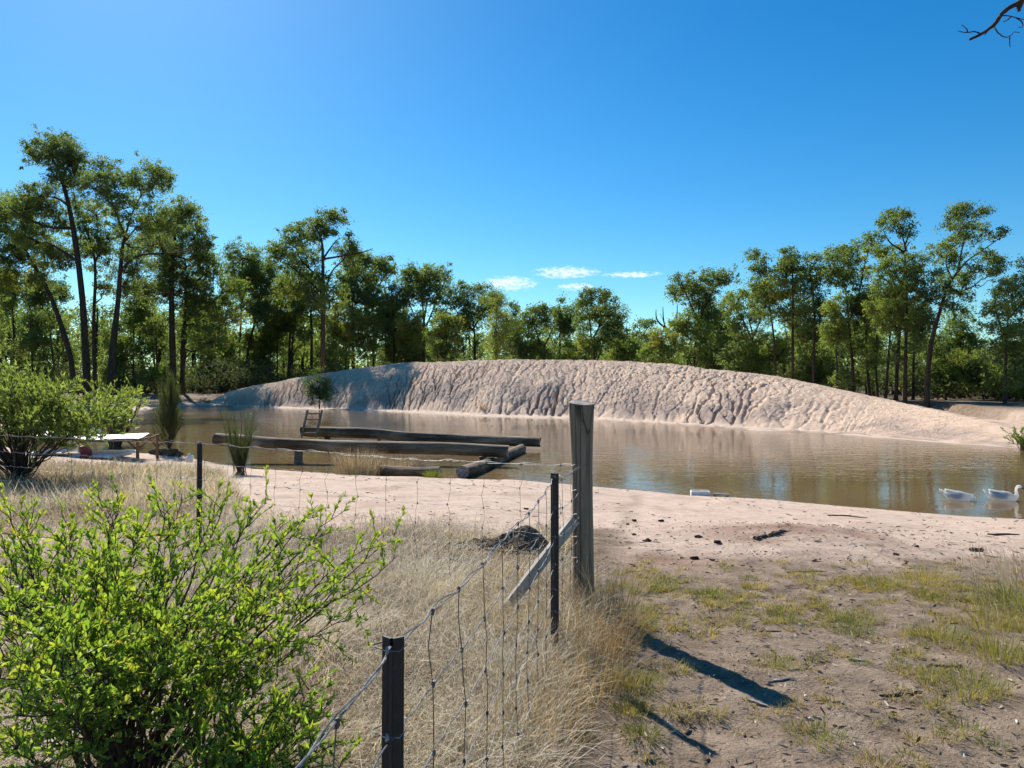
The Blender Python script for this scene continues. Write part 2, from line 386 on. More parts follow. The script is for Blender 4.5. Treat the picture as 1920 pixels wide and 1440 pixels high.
def build_mound():
    S = np.array([s[0] for s in ST]); C = np.array([s[1] for s in ST]); H = np.array([s[2] for s in ST])
    cum = np.concatenate([[0], np.cumsum(np.linalg.norm(np.diff(S, axis=0), axis=1))])
    NU = 950; NV = 172
    u = np.linspace(0, cum[-1], NU)
    def ip(a):
        v = np.interp(u, cum, a)
        k = np.hanning(61); k /= k.sum()
        return np.convolve(np.pad(v, 30, mode='reflect', reflect_type='odd'), k, 'valid')
    sx, sy, cx, cy, hh = ip(S[:, 0]), ip(S[:, 1]), ip(C[:, 0]), ip(C[:, 1]), ip(H)
    wob = (fbm(u * .35, u * 0, 3, 3) - .5) * 1.1
    t = np.linspace(-.12, 1.0, NV)                       # 0 shoreline, 1 crest
    tt = np.clip(t, 0, 1)
    bench = .085
    s = np.clip((tt - bench) / (1 - bench), 0, 1)
    prof = .035 * np.clip(tt / bench, 0, 1) + .965 * (1 - (1 - s) ** 1.85)
    X = sx[None] + (cx - sx)[None] * t[:, None]; Y = sy[None] + (cy - sy)[None] * t[:, None]
    L = np.hypot(cx - sx, cy - sy)
    X = X + (wob * (cx - sx) / L)[None] * (1 - tt)[:, None]; Y = Y + (wob * (cy - sy) / L)[None] * (1 - tt)[:, None]
    Hh = (hh - WATER_Z)[None]
    Z = WATER_Z + Hh * prof[:, None] + np.where(t < 0, t * 3.0, 0)[:, None]
    # rain erosion: route water row by row from the crest down and cut where it gathers
    D = Hh * 0 + np.zeros((NV, NU))
    rough = (fbm(X * .45, Y * .45, 5, 3) - .5) * .22 + (fbm(X * 3.2, Y * 1.6, 9, 4) - .5) * .14
    amp = np.clip(Hh / 3.5, .25, 1)
    D = rough * amp * (1 - .8 * smooth(.10, .02, tt))[:, None]
    jj = np.arange(NU)
    def blur(a, w):
        k = np.hanning(w + 2)[1:-1]; k /= k.max()
        return np.maximum.reduce([np.roll(a, o - w // 2, 1) * k[o] for o in range(w)])
    low = smooth(.05, .12, tt) * (1 - .72 * smooth(.42, .95, tt))
    vary = smooth(.7, 2.6, Hh) * (.30 + 1.25 * smooth(.36, .64, fbm(X * .16, Y * .16, 91, 3)))
    for it in range(4):
        acc = np.ones((NV, NU)); h = D
        for r in range(NV - 1, int(NV * .17), -1):
            nxt = np.stack([h[r - 1, np.clip(jj + k, 0, NU - 1)] + abs(k) * .008 for k in (-2, -1, 0, 1, 2)])
            tgt = np.clip(jj + np.argmin(nxt, 0) - 2, 0, NU - 1)
            np.add.at(acc[r - 1], tgt, acc[r])
        small = blur(np.clip((acc - 8) / 200.0, 0, 1) ** .6, 3); large = blur(np.clip((acc - 280) / 2600.0, 0, 1) ** .55, 5)
        D = D - (small * .044 + large * .038) * low[:, None] * amp * vary
    # popcorn clods of the dispersive clay
    clod = np.abs(fbm(X * 5.5, Y * 5.5, 77, 2) - .5) * 2
    crumb = noise2(X * 9, Y * 9, 81) * .6 + noise2(X * 17, Y * 17, 82) * .4 + rng.normal(0, .20, X.shape)
    D = D + ((clod - .3) * .06 + (crumb - .5) * .072) * np.maximum(amp, .55) * smooth(.08, .2, tt)[:, None]
    fade = smooth(0, 1, np.clip(np.minimum(u / 6, (u[-1] - u) / 5), 0, 1))[None]
    Z = Z + D * fade * .92 * smooth(-.05, .06, t)[:, None]
    # back slope
    NB = 12
    tb = np.linspace(0, 1, NB + 1)[1:]
    dx, dy = (cx - sx) / L, (cy - sy) / L
    bw = 3 + L * .9
    Xb = cx[None] + (dx * bw)[None] * tb[:, None]; Yb = cy[None] + (dy * bw)[None] * tb[:, None]
    Zb = Z[-1][None] + (np.minimum(-.3, 0) - Z[-1][None]) * smooth(0, 1, tb)[:, None] + (fbm(Xb * 1.5, Yb * 1.5, 4, 3) - .5) * .1
    X = np.vstack([X, Xb]); Y = np.vstack([Y, Yb]); Z = np.vstack([Z, Zb])
    R = X.shape[0]
    i, j = np.meshgrid(np.arange(R - 1), np.arange(NU - 1), indexing='ij')
    q = np.stack([i * NU + j, i * NU + j + 1, (i + 1) * NU + j + 1, (i + 1) * NU + j], -1).reshape(-1, 4)
    mb = MB(); mb.add(np.stack([X, Y, Z], -1).reshape(-1, 3), q[:, ::-1] if False else q, None, np.repeat(np.concatenate([tt, np.ones(NB)]), NU))
    global MOUND_POLY
    MOUND_POLY = np.vstack([np.stack([sx + dx * 1.2, sy + dy * 1.2], -1)[::12], np.stack([cx + dx * bw * .9, cy + dy * bw * .9], -1)[::-12]])
    def mat(b):
        p = b.pos()
        big = b.noise(.32, 4, .6, p); mid = b.noise(2.2, 5, .62, p); fine = b.noise(14, 5, .65, p)
        c = b.ramp(mid, [(.25, (.56, .375, .255)), (.5, (.73, .525, .38)), (.75, (.81, .62, .465))])
        damp = b.math('MULTIPLY', b.ramp(b.attr('tint'), [(.06, (0, 0, 0)), (.14, (1, 1, 1)), (.34, (.7, .7, .7)), (.55, (0, 0, 0))]), b.ramp(big, [(.44, (0, 0, 0)), (.54, (1, 1, 1))]))
        c = b.mix(b.math('MULTIPLY', damp, .85), c, b.ramp(mid, [(.3, (.24, .17, .145)), (.7, (.40, .30, .26))]))
        c = b.mix(b.ramp(b.attr('tint'), [(.0, (1, 1, 1)), (.075, (.8, .8, .8)), (.11, (0, 0, 0))]), c, b.ramp(mid, [(.3, (.55, .42, .33)), (.7, (.70, .57, .46))]))
        c = b.mix(.25, c, b.ramp(fine, [(.3, (.28, .2, .16)), (.7, (.66, .54, .44))]))
        n = b.bump(fine, .9, .08); n = b.bump(mid, .35, .10, n)
        return b.pbr(c, .95, n, .1)
    o = mb.build('earth_mound', M('eroded_clay', mat), None, None, False)
    tag(o, kind='structure')
build_mound()

def in_poly(x, y, poly):
    ins = np.zeros(x.shape, bool); n = len(poly)
    for i in range(n):
        ax, ay = poly[i]; bx, by = poly[(i + 1) % n]
        ins ^= ((ay > y) != (by > y)) & (x < (bx - ax) * (y - ay) / (by - ay + 1e-12) + ax)
    return ins
HEAPS = [(.18, 7.55, .42, .42, .30), (-.25, 7.25, .55, .28, .13), (.42, 7.0, .25, .25, .12)]   # dug soil by the fence
def ground_z(x, y, detail=True):
    x = np.asarray(x, float); y = np.asarray(y, float)
    sd = pond_sd(x, y)
    z = np.where(sd > 0, WATER_Z + .78 * (1 - np.exp(-np.maximum(sd, 0) / 5.2)) , WATER_Z + np.maximum(sd * .16, -1.3))
    z = np.minimum(z, 0.03)
    z = z + smooth(30, 60, np.hypot(x, y)) * smooth(3, 12, sd) * .35
    if detail:
        near = np.exp(-np.hypot(x, y - 4) / 14)
        lift = smooth(0.2, 1.5, sd)
        z = z + (fbm(x * .9, y * .9, 21, 4) - .5) * .10 * lift + (fbm(x * 6, y * 6, 22, 3) - .5) * .035 * near * lift
        z = z + (fbm(x * 15, y * 15, 23, 3) - .5) * .026 * near * lift
    # low reddish ant-nest rise on the right
    z = z + .10 * np.exp(-(((x - 3.1) / 1.1) ** 2 + ((y - 8.3) / .75) ** 2))
    return z
def axis_samples(segs):
    out = []
    for a, b, n in segs: out.append(np.linspace(a, b, n, endpoint=False))
    return np.concatenate(out + [[segs[-1][1]]])
gx = axis_samples([(-3000, -400, 6), (-400, -60, 18), (-60, -14, 40), (-14, -4, 60), (-4, 6, 175), (6, 14, 50), (14, 60, 40), (60, 400, 18), (400, 3000, 6)])
gy = axis_samples([(-3000, -300, 6), (-300, -20, 8), (-20, 0, 8), (0, 2.6, 10), (2.6, 8, 150), (8, 16, 100), (16, 30, 60), (30, 100, 60), (100, 400, 16), (400, 3000, 6)])
GX, GY = np.meshgrid(gx, gy)
GZ = ground_z(GX, GY)
GZ = np.where(in_poly(GX, GY, MOUND_POLY), np.minimum(GZ, -1.0), GZ)
FENCE_N, FENCE_M, FENCE_C = np.array([-.246, 1.52]), np.array([.236, 4.2]), np.array([.47, 5.16])
FENCE_L = [np.array([.47, 5.16]), np.array([-2.89, 7.0]), np.array([-5.5, 8.15]), np.array([-9.6, 9.95])]
def fence_side(x, y):
    """positive: right of the near fence"""
    return x - (FENCE_C[0] + (y - FENCE_C[1]) * .195)
def zones(x, y):
    sd = pond_sd(x, y); f = (fbm(x * 1.3, y * 1.3, 51, 4) - .5)
    right = smooth(-.1, .35, fence_side(x, y) + f * .5)
    s_right = smooth(6.1, 7.6, y + f * 2.2 + np.where(x > 3.5, -.5, 0))
    s_left = smooth(7.7, 8.8, y + f * 1.6 + np.maximum(-x - 2.4, 0) * 1.5)
    sand = np.maximum(right * s_right, (1 - right) * s_left)
    sand = np.maximum(sand, right * (y > 6) * smooth(5, 2, sd)); sand = np.maximum(sand, smooth(3.2, 1.2, sd))
    sand = sand * (1 - smooth(45, 60, np.hypot(x, y)) * smooth(2, 5, sd))
    litter = (1 - right) * (1 - s_left)
    red = np.exp(-(((x - 3.1) / 1.15) ** 2 + ((y - 8.2) / .8) ** 2) * 1.2) * np.clip(.35 + f * 2.4, 0, 1) * 1.2
    red = np.maximum(red, .9 * np.exp(-(((x - 1.55) / .55) ** 2 + ((y - 6.9) / .45) ** 2)) * np.clip(.4 + f * 3, 0, 1))
    wet = smooth(.75, .0, sd + f * .5)
    floor = smooth(38, 52, np.hypot(x, y)) * smooth(1.5, 4, sd)
    litter = np.maximum(litter, floor)
    return sand, litter, np.clip(red, 0, 1), wet
def build_ground():
    ny, nx = GX.shape
    i, j = np.meshgrid(np.arange(ny - 1), np.arange(nx - 1), indexing='ij')
    q = np.stack([i * nx + j, i * nx + j + 1, (i + 1) * nx + j + 1, (i + 1) * nx + j], -1).reshape(-1, 4)
    mb = MB(); mb.add(np.stack([GX, GY, GZ], -1).reshape(-1, 3), q)
    def mat(b):
        p = b.pos()
        big = b.noise(.8, 5, .6, p); mid = b.noise(5, 6, .65, p); fine = b.noise(38, 5, .7, p); grit = b.noise(150, 2, .6, p)
        sand = b.ramp(mid, [(.2, (.42, .305, .23)), (.5, (.57, .43, .34)), (.8, (.67, .525, .425))])
        sand = b.mix(b.ramp(big, [(.5, (0, 0, 0)), (.72, (.55, .55, .55))]), sand, (.30, .205, .15))
        dirtc = b.ramp(mid, [(.25, (.12, .084, .058)), (.5, (.24, .178, .127)), (.78, (.38, .295, .22))])
        lit = b.ramp(mid, [(.3, (.11, .075, .05)), (.7, (.27, .20, .135))])
        c = b.mix(b.attr('sand'), dirtc, sand)
        c = b.mix(b.attr('litter'), c, lit)
        c = b.mix(b.attr('red'), c, b.ramp(fine, [(.3, (.12, .055, .035)), (.7, (.26, .14, .09))]))
        c = b.mix(b.math('MULTIPLY', b.attr('wet'), .8), c, (.19, .125, .08))
        speck = b.math('MULTIPLY', b.ramp(fine, [(.28, (1, 1, 1)), (.40, (0, 0, 0))]), .55)
        c = b.mix(speck, c, (.055, .038, .028))
        c = b.mix(b.math('MULTIPLY', b.ramp(grit, [(.62, (0, 0, 0)), (.72, (1, 1, 1))]), .35), c, (.62, .53, .45))
        n = b.bump(grit, .4, .006); n = b.bump(fine, .9, .026, n); n = b.bump(mid, .6, .05, n)
        return b.pbr(c, b.math('SUBTRACT', .95, b.math('MULTIPLY', b.attr('wet'), .35)), n, .15)
    o = mb.build('ground', M('ground_soil', mat), None, None, True)
    x, y = GX.ravel(), GY.ravel()
    for nme, val in zip(('sand', 'litter', 'red', 'wet'), zones(x, y)):
        a = o.data.attributes.new(nme, 'FLOAT', 'POINT'); a.data.foreach_set('value', val.astype(np.float32))
    tag(o, kind='structure')
build_ground()
GSD = pond_sd(GX, GY)
def lookup(A, x, y):
    """bilinear sample of the ground sheet, so that things stand on the mesh itself"""
    x = np.atleast_1d(np.asarray(x, float)); y = np.atleast_1d(np.asarray(y, float))
    i = np.clip(np.searchsorted(gx, x) - 1, 0, len(gx) - 2); j = np.clip(np.searchsorted(gy, y) - 1, 0, len(gy) - 2)
    fx = (x - gx[i]) / (gx[i + 1] - gx[i]); fy = (y - gy[j]) / (gy[j + 1] - gy[j])
    return (A[j, i] * (1 - fx) + A[j, i + 1] * fx) * (1 - fy) + (A[j + 1, i] * (1 - fx) + A[j + 1, i + 1] * fx) * fy
def gz(x, y): return float(lookup(GZ, x, y)[0])
def gzv(x, y): return lookup(GZ, x, y)
def sdv(x, y): return lookup(GSD, x, y)

def build_water():
    mb = MB()
    xs = np.linspace(-46, 24, 36); ys = np.linspace(9.5, 86, 40)
    X, Y = np.meshgrid(xs, ys)
    i, j = np.meshgrid(np.arange(39), np.arange(35), indexing='ij')
    q = np.stack([i * 36 + j, i * 36 + j + 1, (i + 1) * 36 + j + 1, (i + 1) * 36 + j], -1).reshape(-1, 4)
    mb.add(np.stack([X, Y, X * 0 + WATER_Z], -1).reshape(-1, 3), q)
    def mat(b):
        a = b.noise(1.0, 3, .55, b.pos((1.1, 2.6, 1))); c = b.noise(1.0, 2, .5, b.pos((4.2, 9.0, 1))); big = b.noise(.11, 2, .5, b.pos())
        calm = b.ramp(big, [(.38, (.25, .25, .25)), (.62, (1, 1, 1))])
        n = b.bump(a, b.math('MULTIPLY', calm, .6), .025); n = b.bump(c, b.math('MULTIPLY', calm, .75), .010, n)
        # ring ripples spreading from the swimming birds
        for (cx, cy, fr, rad) in ((8.1, 13.9, 3.6, 4.2), (2.4, 18.5, 3.0, 3.4))[:0]:
            w = b.n('ShaderNodeTexWave', wave_type='RINGS', rings_direction='SPHERICAL', inp={'Scale': 1.0, 'Distortion': 1.2, 'Detail': 1.0, 'Detail Scale': .6})
            mp = b.n('ShaderNodeMapping'); mp.inputs['Location'].default_value = (-cx * fr * .35, -cy * fr * .35, -WATER_Z * fr * .35); mp.inputs['Scale'].default_value = (fr * .35,) * 3
            g = b.n('ShaderNodeNewGeometry'); b.set(mp.inputs[0], g.outputs['Position']); b.set(w.inputs['Vector'], mp.outputs[0])
            dist = b.n('ShaderNodeVectorMath', operation='DISTANCE'); b.set(dist.inputs[0], g.outputs['Position']); dist.inputs[1].default_value = (cx, cy, WATER_Z)
            fall = b.math('MULTIPLY', b.math('SUBTRACT', 1.0, b.math('DIVIDE', dist.outputs['Value'], rad), True), .55)
            n = b.bump(w.outputs['Fac'], fall, .03, n)
        col = b.ramp(b.noise(.5, 3, .5, b.pos()), [(.3, (.155, .103, .048)), (.7, (.195, .132, .066))])
        return b.pbr(col, .05, n, .5, 0.0, **{'IOR': 1.33})
    tag(mb.build('pond_water', M('muddy_water', mat), None, None, True), kind='structure')
build_water()

# ------------------------------------------------------------------ trees
def bend(a, b, n=6, sag=.12, jit=.03):
    """a gently crooked branch from a to b, starting flatter and turning up"""
    a = np.asarray(a, float); b = np.asarray(b, float); L = np.linalg.norm(b - a)
    t = np.linspace(0, 1, n)[:, None]
    p = a + (b - a) * t
    p[:, 2] -= (np.sin(t[:, 0] * np.pi) * sag * L)
    p[1:-1] += rng.normal(0, jit * L, (n - 2, 3))
    return p

def spline(pts, n):
    pts = np.asarray(pts, float); k = len(pts)
    if k < 3: return pts[0] + (pts[-1] - pts[0]) * np.linspace(0, 1, n)[:, None]
    t = np.linspace(0, k - 1, n); out = []
    for x in t:
        i = min(int(x), k - 2); f = x - i
        p0, p1, p2, p3 = pts[max(i - 1, 0)], pts[i], pts[i + 1], pts[min(i + 2, k - 1)]
        out.append(.5 * ((2 * p1) + (-p0 + p2) * f + (2 * p0 - 5 * p1 + 4 * p2 - p3) * f * f + (-p0 + 3 * p1 - 3 * p2 + p3) * f ** 3))
    return np.array(out)

def clump_leaves(mb, c, r, n, llen, tint, droop=.5):
    """queue one foliage clump; grow() turns all queued clumps of a crown into leaves at once"""
    if not hasattr(mb, 'queue'): mb.queue = []
    mb.queue.append((*c, *r, n, llen, tint, droop))
def grow(mb):
    Q = np.array(mb.queue, float); n = Q[:, 6].astype(int); k = np.repeat(np.arange(len(Q)), n); N = len(k)
    d = np.clip(rng.normal(0, .52, (N, 3)), -1.35, 1.35)
    p = Q[k, 0:3] + d * Q[k, 3:6]
    ax = rand_dir(N) + d * .5; ax[:, 2] -= Q[k, 9]; ax = unit(ax)
    add_leaves(mb, p, ax, Q[k, 7] * rng.uniform(.7, 1.4, N), Q[k, 7] * rng.uniform(.46, .72, N), np.clip(Q[k, 8] + rng.normal(0, .10, N), 0, 1))

TREES = []
def make_tree(name, label, d, trunk, blobs, tw=9, tint=.45, dens=1.0, mat='gum_leaf', forks=(), dead=(), limb=.42, leafpx=4.0, group='gum trees round the pond', cat='tree', spread=.75, fill=4):
    """trunk, forks: lists of (px, py) traced from the photograph; blobs: (px, py, rx, ry[, tint]) foliage masses; all set in depth round distance d"""
    k = d / FPX
    dep = np.cumsum(rng.normal(0, .25, len(trunk))) * .6; dep[0] = 0
    base = P(trunk[0][0], trunk[0][1], d); base[2] = gz(base[0], base[1]) - .05
    tp = [base] + [P(x, y, d) + np.array([0, dep[i + 1], 0]) for i, (x, y) in enumerate(trunk[1:])]
    path = spline(tp, 18)
    r0 = tw * k * .42
    rad = r0 * (1 - .72 * np.linspace(0, 1, 18)); rad[0] *= 1.35
    wood = MB(); wood.tube(path, rad, 9, rough=.05)
    lines = [(path, rad)]
    for fk in forks:
        fp = [P(x, y, d) for (x, y) in fk]
        j = np.argmin(np.linalg.norm(path - fp[0], axis=1)); fp[0] = path[j]
        dd = rng.normal(0, 1.0) * len(fk) * .35
        for m in range(1, len(fp)): fp[m][1] += dd * m / len(fp)
        fpth = spline(fp, 12); fr = max(rad[j] * .72, 2.0 * k) * (1 - .7 * np.linspace(0, 1, 12))
        wood.tube(fpth, fr, 7, rough=.04); lines.append((fpth, fr))
    crown = MB(); blobs = list(blobs)
    if blobs:                  # ragged in-between foliage on the upper trunk
        for f in rng.uniform(.42, .98, fill):
            j = int(f * 17); q = path[j]; qx = 960 + q[0] / q[1] * FPX; qy = 720 - (q[2] - EYE) / q[1] * FPX
            blobs.append((qx + rng.uniform(-26, 26), qy + rng.uniform(-8, 16), rng.uniform(9, 17), rng.uniform(7, 12)))
    xs = [b[0] for b in blobs] or [trunk[-1][0]]; mid = np.mean(xs); half = (max(xs) - min(xs)) / 2 + 12
    for bl in blobs:
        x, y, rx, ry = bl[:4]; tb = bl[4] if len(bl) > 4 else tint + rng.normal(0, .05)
        off = rng.uniform(-1, 1) * spread * math.sqrt(max(.15, 1 - ((x - mid) / half) ** 2)) * half * k
        c = P(x, y, d + off)
        RX, RY = rx * k, ry * k; RD = RX * .9
        # limb from the nearest wood below the blob
        best = None
        for (pt, pr) in lines:
            dist = np.linalg.norm(pt - c, axis=1) + np.maximum(pt[:, 2] - (c[2] - RY * .4), 0) * 2.5
            j = int(np.argmin(dist[1:])) + 1
            if best is None or dist[j] < best[0]: best = (dist[j], pt[j], pr[j])
        start = c - np.array([0, 0, RY * .35])
        lr = max(min(best[2] * limb * 1.3, .10 * max(RX, .6)), .9 * k)
        if best[0] > RX * .3:
            wood.tube(bend(best[1], start, 7, .10, .035), lr * np.linspace(1, .5, 7), 6)
        rx, ry = rx * 1.1, ry * 1.45; RX, RY = RX * 1.1, RY * 1.45; RD = RX * .9; c = c - np.array([0, 0, RY * .12])
        nc = max(4, int(2.35 * dens * rx * ry / 62.0))
        dirs = rand_dir(nc); dirs[:, 2] = np.abs(dirs[:, 2]) * rng.choice([1, 1, -1], nc)
        rr = rng.uniform(.3, 1, nc) ** .6; stray = rng.random(nc) < .26; rr = np.where(stray, rr * rng.uniform(1.1, 1.5, nc), rr)     # loose sprays break the outline
        cc = c + dirs * rr[:, None] * np.array([RX, RD, RY])
        for q, st_ in zip(cc, stray):
            if rng.random() < .5: wood.tube(bend(start, q, 4, .04, .06), np.linspace(max(lr * .34, .6 * k), .25 * k, 4), 3, cap=False)
            cr = rng.uniform(5.5, 13.0) * k * (.55 if st_ else 1)
            clump_leaves(crown, q, (cr, cr, cr * .72), int((26 if st_ else 54) * dens), leafpx * k, tb + rng.normal(0, .07))
    for ln in dead:
        dp = [P(x, y, d) for (x, y) in ln]
        j = np.argmin(np.linalg.norm(path - dp[0], axis=1)); dp[0] = path[j]
        wood.tube(spline(dp, 8), np.linspace(2.2 * k, .5 * k, 8), 4)
    e = empty(name, base, label, cat, group)
    wood.build('trunk', MAT['bark'], e, base, True)
    if blobs: grow(crown); crown.build('crown', MAT[mat], e, base)
    return e

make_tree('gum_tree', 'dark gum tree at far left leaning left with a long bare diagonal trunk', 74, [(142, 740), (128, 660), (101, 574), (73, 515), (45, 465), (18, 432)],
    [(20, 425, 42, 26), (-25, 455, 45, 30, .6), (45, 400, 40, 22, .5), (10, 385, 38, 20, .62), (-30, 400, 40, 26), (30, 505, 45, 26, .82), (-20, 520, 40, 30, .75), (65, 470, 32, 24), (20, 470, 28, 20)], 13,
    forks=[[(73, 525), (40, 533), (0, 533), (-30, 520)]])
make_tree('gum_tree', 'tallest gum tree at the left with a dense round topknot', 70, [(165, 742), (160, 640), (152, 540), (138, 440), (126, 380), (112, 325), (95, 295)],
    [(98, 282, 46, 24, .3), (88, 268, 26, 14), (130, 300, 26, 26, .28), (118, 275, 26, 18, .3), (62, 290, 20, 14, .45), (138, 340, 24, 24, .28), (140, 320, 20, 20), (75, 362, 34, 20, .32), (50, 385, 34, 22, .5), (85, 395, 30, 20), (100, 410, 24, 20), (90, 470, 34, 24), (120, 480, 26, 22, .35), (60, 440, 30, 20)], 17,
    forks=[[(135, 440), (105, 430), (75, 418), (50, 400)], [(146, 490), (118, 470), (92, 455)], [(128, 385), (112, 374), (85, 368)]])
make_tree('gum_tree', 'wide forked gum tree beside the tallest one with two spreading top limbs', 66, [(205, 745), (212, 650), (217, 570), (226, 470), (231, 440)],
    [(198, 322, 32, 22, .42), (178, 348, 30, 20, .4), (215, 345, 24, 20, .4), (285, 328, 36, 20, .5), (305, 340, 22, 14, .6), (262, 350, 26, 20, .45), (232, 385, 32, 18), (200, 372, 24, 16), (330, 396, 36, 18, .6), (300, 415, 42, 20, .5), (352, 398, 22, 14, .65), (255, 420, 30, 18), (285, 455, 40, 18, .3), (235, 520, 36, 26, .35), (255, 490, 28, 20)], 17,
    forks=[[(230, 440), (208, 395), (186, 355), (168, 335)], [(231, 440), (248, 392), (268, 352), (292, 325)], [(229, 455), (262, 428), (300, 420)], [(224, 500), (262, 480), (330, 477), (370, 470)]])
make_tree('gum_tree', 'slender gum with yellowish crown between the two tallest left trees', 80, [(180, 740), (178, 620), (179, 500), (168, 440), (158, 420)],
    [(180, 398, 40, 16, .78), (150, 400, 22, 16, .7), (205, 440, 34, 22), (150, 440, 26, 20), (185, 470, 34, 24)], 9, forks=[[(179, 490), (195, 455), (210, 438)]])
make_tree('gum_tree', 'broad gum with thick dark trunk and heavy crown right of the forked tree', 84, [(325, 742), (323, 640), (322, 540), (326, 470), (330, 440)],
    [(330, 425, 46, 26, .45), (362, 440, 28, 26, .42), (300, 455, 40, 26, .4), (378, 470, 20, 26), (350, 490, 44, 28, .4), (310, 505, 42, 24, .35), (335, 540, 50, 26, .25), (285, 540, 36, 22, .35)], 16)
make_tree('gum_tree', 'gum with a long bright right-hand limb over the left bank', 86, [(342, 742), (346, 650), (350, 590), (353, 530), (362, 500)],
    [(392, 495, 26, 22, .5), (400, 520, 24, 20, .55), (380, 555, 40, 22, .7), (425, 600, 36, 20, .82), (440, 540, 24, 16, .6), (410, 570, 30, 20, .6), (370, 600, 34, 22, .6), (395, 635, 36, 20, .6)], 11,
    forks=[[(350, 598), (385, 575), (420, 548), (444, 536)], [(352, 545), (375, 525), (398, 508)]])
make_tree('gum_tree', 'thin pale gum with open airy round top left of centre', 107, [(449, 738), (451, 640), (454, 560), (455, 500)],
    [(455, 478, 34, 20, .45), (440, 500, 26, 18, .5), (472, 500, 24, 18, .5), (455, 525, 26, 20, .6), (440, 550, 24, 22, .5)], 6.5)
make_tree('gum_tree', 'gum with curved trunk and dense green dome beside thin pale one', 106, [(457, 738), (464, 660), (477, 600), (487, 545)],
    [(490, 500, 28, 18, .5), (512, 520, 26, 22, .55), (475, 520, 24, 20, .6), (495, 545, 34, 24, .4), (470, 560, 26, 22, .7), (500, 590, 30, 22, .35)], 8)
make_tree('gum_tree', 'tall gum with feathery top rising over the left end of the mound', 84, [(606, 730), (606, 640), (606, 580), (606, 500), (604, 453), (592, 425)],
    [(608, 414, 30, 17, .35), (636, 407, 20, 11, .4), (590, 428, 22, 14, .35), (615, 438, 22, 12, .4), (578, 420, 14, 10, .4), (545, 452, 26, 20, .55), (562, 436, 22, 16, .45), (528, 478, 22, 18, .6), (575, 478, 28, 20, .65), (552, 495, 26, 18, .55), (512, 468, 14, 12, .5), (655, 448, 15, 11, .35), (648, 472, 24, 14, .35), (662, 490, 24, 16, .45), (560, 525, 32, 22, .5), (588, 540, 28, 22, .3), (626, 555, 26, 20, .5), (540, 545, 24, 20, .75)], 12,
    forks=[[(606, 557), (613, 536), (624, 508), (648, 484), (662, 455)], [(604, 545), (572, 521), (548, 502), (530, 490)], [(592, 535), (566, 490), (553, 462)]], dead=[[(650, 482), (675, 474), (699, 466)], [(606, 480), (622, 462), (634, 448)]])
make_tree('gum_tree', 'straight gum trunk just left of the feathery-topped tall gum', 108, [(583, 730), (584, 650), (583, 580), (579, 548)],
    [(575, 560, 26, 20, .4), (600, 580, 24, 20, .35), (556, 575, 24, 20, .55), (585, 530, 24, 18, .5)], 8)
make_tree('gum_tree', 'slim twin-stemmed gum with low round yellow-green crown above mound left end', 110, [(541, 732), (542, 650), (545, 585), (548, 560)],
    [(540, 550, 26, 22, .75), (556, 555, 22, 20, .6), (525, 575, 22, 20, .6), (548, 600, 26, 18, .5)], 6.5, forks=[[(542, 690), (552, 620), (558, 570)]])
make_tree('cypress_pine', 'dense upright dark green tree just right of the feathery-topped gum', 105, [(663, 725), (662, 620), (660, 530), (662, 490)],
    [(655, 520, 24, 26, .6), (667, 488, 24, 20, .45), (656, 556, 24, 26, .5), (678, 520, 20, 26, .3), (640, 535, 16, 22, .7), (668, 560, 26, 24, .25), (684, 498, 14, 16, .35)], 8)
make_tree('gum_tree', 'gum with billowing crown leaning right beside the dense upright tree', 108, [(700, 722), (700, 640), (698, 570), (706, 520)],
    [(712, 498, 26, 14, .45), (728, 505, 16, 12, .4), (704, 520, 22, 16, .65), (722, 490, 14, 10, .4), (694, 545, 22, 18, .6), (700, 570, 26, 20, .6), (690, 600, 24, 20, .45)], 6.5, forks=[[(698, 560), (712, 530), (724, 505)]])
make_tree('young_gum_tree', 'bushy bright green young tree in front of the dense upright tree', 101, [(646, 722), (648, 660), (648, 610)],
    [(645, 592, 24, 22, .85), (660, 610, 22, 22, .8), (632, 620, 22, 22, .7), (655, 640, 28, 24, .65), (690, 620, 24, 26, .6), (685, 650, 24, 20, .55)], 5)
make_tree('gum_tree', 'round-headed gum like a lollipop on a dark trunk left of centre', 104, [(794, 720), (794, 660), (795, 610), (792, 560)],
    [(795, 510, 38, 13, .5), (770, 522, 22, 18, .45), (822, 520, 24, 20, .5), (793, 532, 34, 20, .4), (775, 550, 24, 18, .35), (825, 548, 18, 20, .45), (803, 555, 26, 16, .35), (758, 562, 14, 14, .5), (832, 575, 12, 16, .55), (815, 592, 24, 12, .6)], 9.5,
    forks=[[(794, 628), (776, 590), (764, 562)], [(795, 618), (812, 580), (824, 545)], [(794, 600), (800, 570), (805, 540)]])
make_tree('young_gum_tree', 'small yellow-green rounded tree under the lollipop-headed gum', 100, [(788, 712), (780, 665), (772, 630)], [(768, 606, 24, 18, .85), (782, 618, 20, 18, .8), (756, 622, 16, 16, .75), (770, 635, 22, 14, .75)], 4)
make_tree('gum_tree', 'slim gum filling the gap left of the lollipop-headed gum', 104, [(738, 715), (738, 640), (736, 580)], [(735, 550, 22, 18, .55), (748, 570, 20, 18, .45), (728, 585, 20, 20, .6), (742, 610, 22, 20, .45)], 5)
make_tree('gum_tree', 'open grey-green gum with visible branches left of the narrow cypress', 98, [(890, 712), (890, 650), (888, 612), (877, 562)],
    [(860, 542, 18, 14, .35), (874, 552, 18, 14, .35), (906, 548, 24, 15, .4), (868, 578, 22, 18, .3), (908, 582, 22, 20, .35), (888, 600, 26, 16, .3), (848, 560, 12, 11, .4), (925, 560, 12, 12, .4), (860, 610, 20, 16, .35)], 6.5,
    forks=[[(889, 615), (905, 585), (915, 560)], [(888, 620), (866, 600), (852, 575)]])
